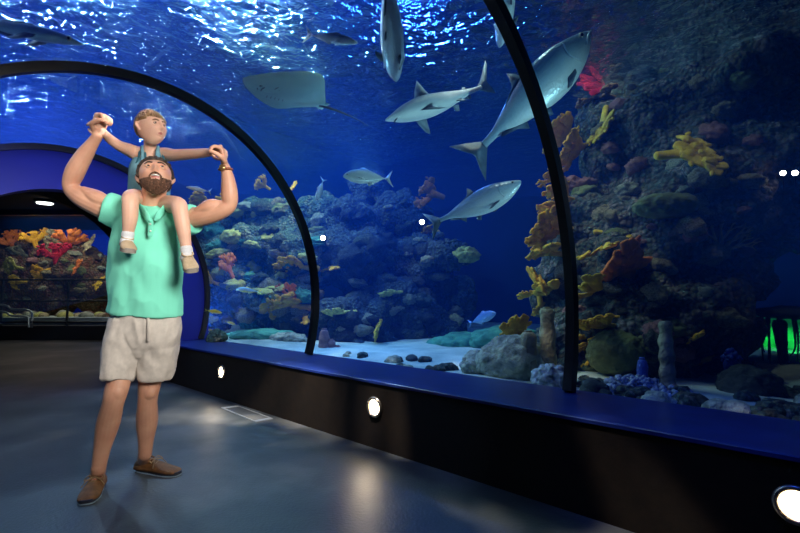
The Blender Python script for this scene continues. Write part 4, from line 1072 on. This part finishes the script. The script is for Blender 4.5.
# arms
armL = p3([(134, 216, 2.52), (116, 212, 2.51), (98, 205, 2.48), (82, 197, 2.46), (71, 187, 2.45), (75, 172, 2.44), (84, 156, 2.43), (92, 144, 2.42), (97.5, 136, 2.41)])
tube(bm, armL, [.065, .069, .063, .055, .041, .048, .042, .031, .025], n=16, up=(0, -1, 0))
armR = p3([(165, 217, 2.52), (181, 218, 2.51), (198, 217, 2.48), (213, 213.5, 2.46), (224, 209.5, 2.45), (229.5, 204, 2.45), (229.5, 194, 2.44), (228, 179, 2.43), (225.5, 167, 2.42)])
tube(bm, armR, [.065, .066, .056, .051, .043, .040, .045, .036, .025], n=16, up=(0, -1, 0))
tube(bm, p3([(110, 203.5, 2.465), (97, 198, 2.45), (84, 190.5, 2.44)]), [.030, .044, .024], n=14, up=(0, -1, 0)); tube(bm, p3([(200, 211, 2.45), (211, 206.5, 2.44), (221, 204.5, 2.44)]), [.030, .042, .024], n=14, up=(0, -1, 0))
# legs
legL = p3([(131, 330, 2.52), (124, 362, 2.49), (116.5, 390, 2.46), (113, 404, 2.47), (108, 424, 2.52), (102, 450, 2.54), (98.5, 470, 2.53)])
tube(bm, legL, [.10, .060, .058, .053, .058, .042, .035], n=18, up=(0, -1, 0))
legR = p3([(159, 330, 2.56), (153, 362, 2.58), (149, 388, 2.59), (147.5, 402, 2.61), (147, 420, 2.66), (146, 440, 2.68), (145, 455, 2.68)])
tube(bm, legR, [.10, .070, .057, .052, .058, .042, .035], n=18, up=(0, -1, 0))
for (x, y, Y) in ((116, 392, 2.435), (149, 391, 2.565)): ball(bm, P(x, y, Y), (.040, .03, .05), 3)
for (x, y, Y) in ((107, 424, 2.545), (147, 420, 2.69)): tube(bm, p3([(x+2, y-16, Y-.01), (x, y+4, Y+.012), (x-3, y+26, Y)]), [.035, .05, .025], n=12)
# feet
fL0, fL1 = FL(99.5, 484), FL(85.5, 505); fR0, fR1 = FL(137, 470), FL(179, 475.5)
for A, B, an in ((fL0, fL1, legL[-1]), (fR0, fR1, legR[-1])):
    d = (B-A).normalized()
    tube(bm, [an+Vector((0, 0, .01)), A+d*.055+Vector((0, 0, .058)), A+d*.12+Vector((0, 0, .045)), A+d*.20+Vector((0, 0, .028))], [.037, .034, .026, .014], n=12)
# hands closing on the child's hands
hl = P(97.5, 135, 2.41); hand(bm, hl, P(100.5, 122, 2.40)-hl, Vector((.9, -.30, -.1)), 1.08, curl=(62, 62, 45), side=-1, thumb_in=.9)
hr = P(225.3, 166, 2.42); hand(bm, hr, P(221.5, 152, 2.40)-hr, Vector((-.85, -.40, -.1)), 1.05, curl=(60, 60, 40), side=1, thumb_in=.8)
def mcol(p):
    q = HR.transposed()@(p-HC)/HH
    if q.y < -.25 and abs(q.x) < .085 and abs(q.z+.258) < .040-.10*abs(q.x)+.25*q.x*q.x: return 1
    return 0
man = finish('person', bm, .0042, [M_skin, M_lip], foot, 2, mcol)
tag(man, 'smiling bearded man in mint polo and beige shorts carrying a boy on his shoulders', 'person')
def kid(name, bm, m, voxel=None, disp=None, sm=2, root=man, label=None, parent=None):
    if voxel:
        b = remesh_bm(bm, voxel, sm, .5); b.normal_update()
        if disp:
            new = [v.co+v.normal*disp(v.co, v.normal) for v in b.verts]
            for v, c in zip(b.verts, new): v.co = c
        bm = b
    return child(name, bm, m, root, label=label, parent=parent)
eye_pair(man, HC, HR, HH, M_iris, (.35, .25)); brow_pair(man, HC, HR, HH, M_hairm, .005)
kid('hair', shell(HC, HR, HH, lambda p: min((p.z-.235)/.07 if p.y < -.20 else (p.z-(.13-1.3*max(0, p.y-.0)-.25*(abs(p.y+.08) < .04)))/.08, 1), 1.14, .93, False, .09, 7, 3), M_hairm)
def beard_reg(p):
    k = max(0, min(1, -p.y/.34)); line = -.06-.185*k-.03*max(0, p.y)*10
    a = (line-p.z)/.05
    if p.y < -.25 and abs(p.x) < .115 and abs(p.z+.205) < .028: a = max(a, .7)
    if p.y < -.25 and abs(p.x) < .088 and abs(p.z+.268) < .036: a = -1
    return min(a, (.12-p.y)/.08)
kid('beard', shell(HC, HR, HH, beard_reg, 1.022, .92, False, .03, 10, 8), M_beard)
bm = bmesh.new(); tube(bm, [HC+HR@(Vector((a, b, z))*HH) for a, b, z in ((-.075, -.362, -.250), (0, -.398, -.268), (.075, -.362, -.250))], [(HH*.012, HH*.010), (HH*.018, HH*.018), (HH*.012, HH*.010)], n=10, up=(0, -1, 0)); kid('teeth', bm, M_teeth)
bm = bmesh.new()
tube(bm, [HC+HR@(Vector((a, b, z))*HH) for a, b, z in ((-.125, -.345, -.275), (-.085, -.385, -.225), (0, -.425, -.200), (.085, -.385, -.225), (.125, -.345, -.275))], [(HH*.016, HH*.022), (HH*.014, HH*.024), (HH*.010, HH*.018), (HH*.014, HH*.024), (HH*.016, HH*.022)], n=10, up=(0, -1, 0)); kid('moustache', bm, M_beard)
# polo shirt
def folds(amp, sx=5, sz=5, seed=0):
    def f(c, n):
        q = Vector((c.x*sx+seed, c.y*sx, c.z*sz))
        return amp*(noise.noise(q)+.5*noise.noise(q*2.3)+1.0*(.5-abs(noise.noise(q*1.3+Vector((5, 0, 0))))))
    return f
M_polo = pmat('polo_mint', (.22, .82, .60), (.20, .76, .55), scale=4, rough=.85, bump=.25, bscale=400)
M_polo2 = pmat('polo_mint_rib', (.19, .74, .54), (.17, .68, .49), scale=200, rough=.85)
bm = bmesh.new()
tube(bm, p3([(145, 313, 2.53), (146, 295, 2.52), (146, 265, 2.51), (147, 240, 2.51), (149, 222, 2.51), (151, 210, 2.52)]), [(.199, .142), (.193, .134), (.192, .130), (.196, .132), (.172, .112), (.098, .078)], n=36, up=(0, -1, 0), cap=False)
tube(bm, p3([(137, 219, 2.52), (119, 214, 2.51), (105, 208.5, 2.485)]), [.088, .090, .086], n=24, cap=False)
tube(bm, p3([(163, 220, 2.52), (180, 220, 2.51), (194, 219, 2.485)]), [.085, .084, .078], n=24, cap=False)
tube(bm, p3([(137, 222, 2.52), (151, 216, 2.52), (165, 222, 2.52)]), [.082, .085, .082], n=20)
polo = kid('polo_shirt', bm, M_polo, .006, folds(.012, 8, 4.5), 2)
bm = bmesh.new()   # collar: two flaps round the neck and an open placket
for sg, pts in ((-1, [(153, 206, 2.60), (141, 203.5, 2.54), (139.5, 207, 2.44), (146, 215, 2.365), (150, 221, 2.352)]), (1, [(153, 206, 2.60), (165, 203.5, 2.54), (166, 207, 2.44), (160, 214, 2.365), (155, 220, 2.352)])):
    tube(bm, p3(pts), [(.006, .020), (.006, .022), (.006, .024), (.007, .022), (.006, .008)], n=10, up=(0, 0, 1))
kid('collar', bm, M_polo2, parent=polo)
bm = bmesh.new(); tube(bm, p3([(151, 219, 2.358), (150, 236, 2.352)]), [(.014, .004), (.014, .004)], n=8, up=(0, -1, 0), smoothpath=False); kid('placket', bm, M_polo2, parent=polo)
for y in (224, 231):
    bm = bmesh.new(); ball(bm, P(150.5, y, 2.345), .005, 2); kid('button', bm, M_teeth, parent=polo)
# shorts
M_short = pmat('shorts_beige', (.66, .60, .53), (.58, .53, .47), scale=40, rough=.9, bump=.3, bscale=350)
bm = bmesh.new()
tube(bm, p3([(146, 306, 2.53), (146, 320, 2.53), (145.5, 334, 2.54), (144.5, 342, 2.55)]), [(.168, .112), (.184, .126), (.184, .13), (.160, .115)], n=32, up=(0, -1, 0))
tube(bm, p3([(133, 322, 2.53), (126, 345, 2.515), (120, 366, 2.49), (117.2, 380, 2.475)]), [(.112, .12), (.104, .118), (.086, .102), (.074, .092)], n=26, up=(0, -1, 0), cap=False)
tube(bm, p3([(158, 322, 2.55), (158.5, 345, 2.565), (157, 364, 2.58), (155.5, 376, 2.59)]), [(.108, .12), (.104, .118), (.096, .108), (.090, .102)], n=26, up=(0, -1, 0), cap=False)
shorts = kid('shorts', bm, M_short, .006, folds(.010, 13, 7, 9), 4)
bm = bmesh.new(); tube(bm, p3([(148, 318, 2.405), (148.5, 330, 2.402), (148, 341, 2.412)]), [(.009, .003)]*3, n=8, up=(0, -1, 0)); kid('fly', bm, M_short, parent=shorts)
# bracelet
bm = bmesh.new(); q = P(225.6, 169.5, 2.42); ringtube(bm, q, P(225.0, 163, 2.42)-P(226.3, 178, 2.43), .033, .007, 28, 8)
M_leath = pmat('leather_reddish', (.25, .07, .03), rough=.5); wb = kid('wrist_band', bm, M_leath)
bm = bmesh.new(); ngon_disc(bm, q+Vector((-.002, -.034, 0)), (0, -1, .05), .017, 20, .008); kid('clasp', bm, pmat('clasp_gold', (.5, .3, .12), rough=.3, metal=.8), parent=wb)
# boat shoes
M_suede = pmat('shoe_brown', (.30, .13, .04), (.18, .08, .025), scale=25, rough=.8, bump=.3, bscale=200)
M_sole = pmat('sole_navy', (.03, .04, .07), rough=.6); M_soleb = pmat('sole_pale', (.42, .58, .72), rough=.6); M_lace = pmat('lace_tan', (.40, .25, .12), rough=.8)
def shoe(A, B, root, W_=.048, Hs=1.0, mats=None, name='boat_shoe', laces=True, up=Vector((0, 0, 1)), open_=True):
    mU, mS, mB, mL = mats or (M_suede, M_sole, M_soleb, M_lace)
    A, B = Vector(A), Vector(B); d = (B-A).normalized(); L = (B-A).length; S = d.cross(up).normalized(); U = S.cross(d)
    def at(u, v, w): return A+d*(u*L)+S*v+U*w
    wf = lambda u: W_*(.62+.5*math.sin(math.pi*min(1, u*.92+.10))**.8-.10*math.exp(-((u-.42)/.16)**2))*(1 if .04 < u < .96 else .75)
    def outline(k, z0, z1, name_, mat, parent):
        b = bmesh.new(); n = 40; pts = []
        for i in range(n):
            a = 2*math.pi*i/n; u = .5-.5*math.cos(a); ww = W_*(.72+.36*u)*abs(math.sin(a))**.62*(1 if math.sin(a) > 0 else -1)*(1-.10*math.exp(-((u-.42)/.16)**2))
            pts.append((u*(1+k*.02)-k*.01, ww*(1+k*.08)))
        lo = [b.verts.new(at(u, v, z0)) for u, v in pts]; hi = [b.verts.new(at(u, v, z1)) for u, v in pts]
        b.faces.new(lo[::-1]); b.faces.new(hi)
        for i in range(n): b.faces.new((lo[i], lo[(i+1) % n], hi[(i+1) % n], hi[i]))
        return child(name_, b, mat, root, parent=parent, smooth=False)
    b = bmesh.new(); rings = []; n = 20
    prof = [(0, .030, .50), (.03, .062, .78), (.10, .076, .86), (.22, .074, .88), (.34, .070, .90), (.46, .068, .94), (.58, .060, 1.0), (.72, .050, 1.04), (.86, .042, 1.0), (.95, .034, .80), (1.0, .022, .38)]
    prof = catmull(prof, 3)
    for u, h, w in prof:
        rings.append([b.verts.new(at(u, W_*w*math.cos(math.pi*i/(n-1)), (.018+(h*Hs-.018)*max(0, math.sin(math.pi*i/(n-1)))**.75))) for i in range(n)])
    for X_, Y_ in zip(rings, rings[1:]):
        for i in range(n): b.faces.new((X_[i], X_[(i+1) % n], Y_[(i+1) % n], Y_[i]))
    b.faces.new(rings[0]); b.faces.new(rings[-1][::-1])
    up_ = child(name, b, mU, root)
    outline(1, .006, .024, 'sole', mS, up_); outline(1.2, 0, .007, 'tread', mB, up_)
    # opening collar and laces
    b = bmesh.new(); q = []
    for i in range(17):
        a = 2*math.pi*i/16; q.append(at(.22+.17*math.cos(a), .034*math.sin(a)*W_/.048, .078*Hs-.004*math.cos(a)))
    tube(b, q, [.005]*17, n=6, cap=False); child('trim', b, mU, root, parent=up_)
    if laces:
        b = bmesh.new()
        for j in range(4):
            u = .42+j*.06; h = .072-.022*j*.5
            tube(b, [at(u, -.024, h-.004), at(u+.015, 0, h+.006), at(u+.03, .024, h-.004)], [.003]*3, n=6)
        for sg in (-1, 1):
            tube(b, [at(.42, 0, .078), at(.40, sg*.03, .088), at(.47, sg*.045, .07), at(.44, sg*.012, .08)], [.0028]*4, n=6)
            tube(b, [at(.42, 0, .078), at(.50, sg*.03, .072), at(.54, sg*.052, .045)], [.0028]*3, n=6)
        child('lace', b, mL, root, parent=up_)
shoe(fL0, fL1, man); shoe(fR0, fR1, man)

# ---- the boy
BC = P(151.5, 128.5, 2.56); BR = rot_head(66, 8, -3); BH = .196
bm = bmesh.new(); make_head(bm, BC, BR, BH, True)
tube(bm, p3([(150, 160, 2.64), (150, 150, 2.62), (150.5, 138, 2.59)]), [.055, .036, .034], n=14)
tube(bm, p3([(148, 206, 2.70), (149, 190, 2.67), (150, 168, 2.65), (150.5, 156, 2.64)]), [(.10, .08), (.10, .075), (.105, .07), (.07, .045)], n=20, up=(0, -1, 0))
bl = p3([(146, 155, 2.64), (135, 152.5, 2.63), (128, 149.5, 2.59), (119, 145.5, 2.52), (110, 139, 2.47), (105.5, 134.5, 2.43)])
tube(bm, bl, [.040, .042, .037, .030, .026, .022], n=12, up=(0, -1, 0))
br_ = p3([(154, 156, 2.64), (165, 154.5, 2.63), (175, 155, 2.58), (190, 154, 2.52), (203, 153, 2.47), (213, 152, 2.43)])
tube(bm, br_, [.040, .042, .035, .030, .026, .021], n=12, up=(0, -1, 0))
hand(bm, bl[-1], P(97, 126, 2.39)-bl[-1], Vector((-.2, .9, -.4)), .70, curl=(30, 45, 35), side=1, thumb_in=.5)
hand(bm, br_[-1], P(223, 151, 2.39)-br_[-1], Vector((.1, .8, -.5)), .70, curl=(30, 45, 35), side=-1, thumb_in=.5)
tL = p3([(143, 203, 2.68), (137, 199, 2.52), (131.5, 198, 2.37), (130.5, 204, 2.33), (130, 218, 2.335), (128.5, 230, 2.345), (127.5, 238, 2.345)])
tube(bm, tL, [.062, .056, .045, .040, .037, .029, .024], n=14, up=(1, 0, 0))
tR = p3([(155, 205, 2.68), (166, 205, 2.52), (177.5, 205, 2.37), (180, 211, 2.33), (183, 227, 2.335), (185.5, 243, 2.345), (187, 254, 2.345)])
tube(bm, tR, [.062, .056, .045, .040, .037, .029, .024], n=14, up=(1, 0, 0))
def bcol(p):
    q = BR.transposed()@(p-BC)/BH
    if q.y < -.25 and abs(q.x) < .07 and abs(q.z+.258) < .034-.3*abs(q.x)+.25*q.x*q.x: return 1
    return 0
bfoot = P(148, 208, 2.68)
boy = finish('person', bm, .0038, [M_skinb, M_lip], bfoot, 2, bcol)
tag(boy, 'little boy in a blue tank top riding on the man\'s shoulders with arms outstretched', 'person')
eye_pair(boy, BC, BR, BH, M_irisb, (.1, .1)); brow_pair(boy, BC, BR, BH, M_hairb, 0)
kb = lambda *a, **k: kid(*a, root=boy, **k)
kb('hair', shell(BC, BR, BH, lambda p: min((p.z-.185)/.08 if p.y < -.22 else (p.z-(.10-1.2*max(0, p.y-.03)))/.10, 1), 1.13, .93, True, .07, 7, 13), M_hairb)
M_tank = pmat('tank_top_blue', (.20, .42, .50), (.13, .30, .38), scale=14, rough=.85, bump=.3, bscale=300); M_tankt = pmat('tank_trim_teal', (.03, .16, .22), rough=.8)
bm = bmesh.new()
tube(bm, p3([(148, 208, 2.70), (149, 192, 2.67), (150, 170, 2.65), (150, 159, 2.64)]), [(.122, .094), (.120, .088), (.118, .082), (.098, .062)], n=28, up=(0, -1, 0), cap=False)
for x0, x1 in ((141.5, 143), (160, 158.5)):
    tube(bm, p3([(x0, 168, 2.575), (x1, 156, 2.585), (x1, 148.5, 2.625), (x1, 156, 2.70), (x0, 168, 2.72)]), [(.020, .010)]*5, n=10, up=(1, 0, 0))
top = kb('tank_top', bm, M_tank, voxel=.005, disp=folds(.005, 9, 6, 4), sm=1)
bm = bmesh.new()
tube(bm, p3([(145.5, 150.5, 2.60), (146, 159.5, 2.57), (151, 163.5, 2.566), (156, 159.5, 2.57), (156.5, 150.5, 2.60)]), [.0055]*5, n=6)
tube(bm, p3([(139.5, 151.0, 2.605), (138, 159.5, 2.575), (133.5, 167.5, 2.60), (131, 171.5, 2.66)]), [.0055]*4, n=6)
tube(bm, p3([(162.5, 151.0, 2.605), (164, 159.5, 2.575), (168, 167.5, 2.60), (171, 171.5, 2.66)]), [.0055]*4, n=6)
kb('trim', bm, M_tankt, parent=top)
M_bsh = pmat('boy_shorts_teal', (.05, .20, .24), (.03, .13, .17), scale=12, rough=.9, bump=.3, bscale=200)
bm = bmesh.new()
tube(bm, p3([(149, 211, 2.70), (149, 200, 2.69)]), [(.120, .10), (.12, .095)], n=20, up=(0, -1, 0), smoothpath=False)
tube(bm, [tL[0], tL[0].lerp(tL[1], .55)], [.078, .070], n=16, cap=False, smoothpath=False); tube(bm, [tR[0], tR[0].lerp(tR[1], .55)], [.078, .070], n=16, cap=False, smoothpath=False)
kb('shorts', bm, M_bsh, voxel=.005, disp=folds(.004, 10, 10, 2))
M_sock = pmat('sock_white', (.75, .76, .78), rough=.9, bump=.3, bscale=250); M_bs = pmat('boy_shoe_tan', (.55, .42, .28), (.42, .32, .2), scale=20, rough=.8, bump=.2)
M_bsole = pmat('boy_sole_grey', (.30, .27, .23), rough=.8)
for T, (hx, hy, hY), (tx, ty, tY) in ((tL, (126, 240.5, 2.375), (131, 246, 2.25)), (tR, (185.5, 257, 2.38), (191, 268, 2.26))):
    a = T[-1]; bm = bmesh.new(); tube(bm, [T[-2].lerp(a, .55), a, a+Vector((0, -.005, -.02))], [.031, .0295, .032], n=14); kb('sock', bm, M_sock)
    A, B = P(hx, hy, hY), P(tx, ty, tY); d = (B-A).normalized(); upv = (T[-2]-a).normalized()
    A = a-upv*.060-d*.04; B = A+d*.150
    tubebm = bmesh.new(); tube(tubebm, [a+Vector((0, 0, -.01)), a-upv*.025+d*.02, a-upv*.035+d*.06], [.026, .024, .018], n=10); kb('foot', tubebm, M_sock)
    shoe(A, B, boy, W_=.036, Hs=.78, mats=(M_bs, M_bsole, M_bsole, M_bs), name='shoe', laces=False, up=upv)
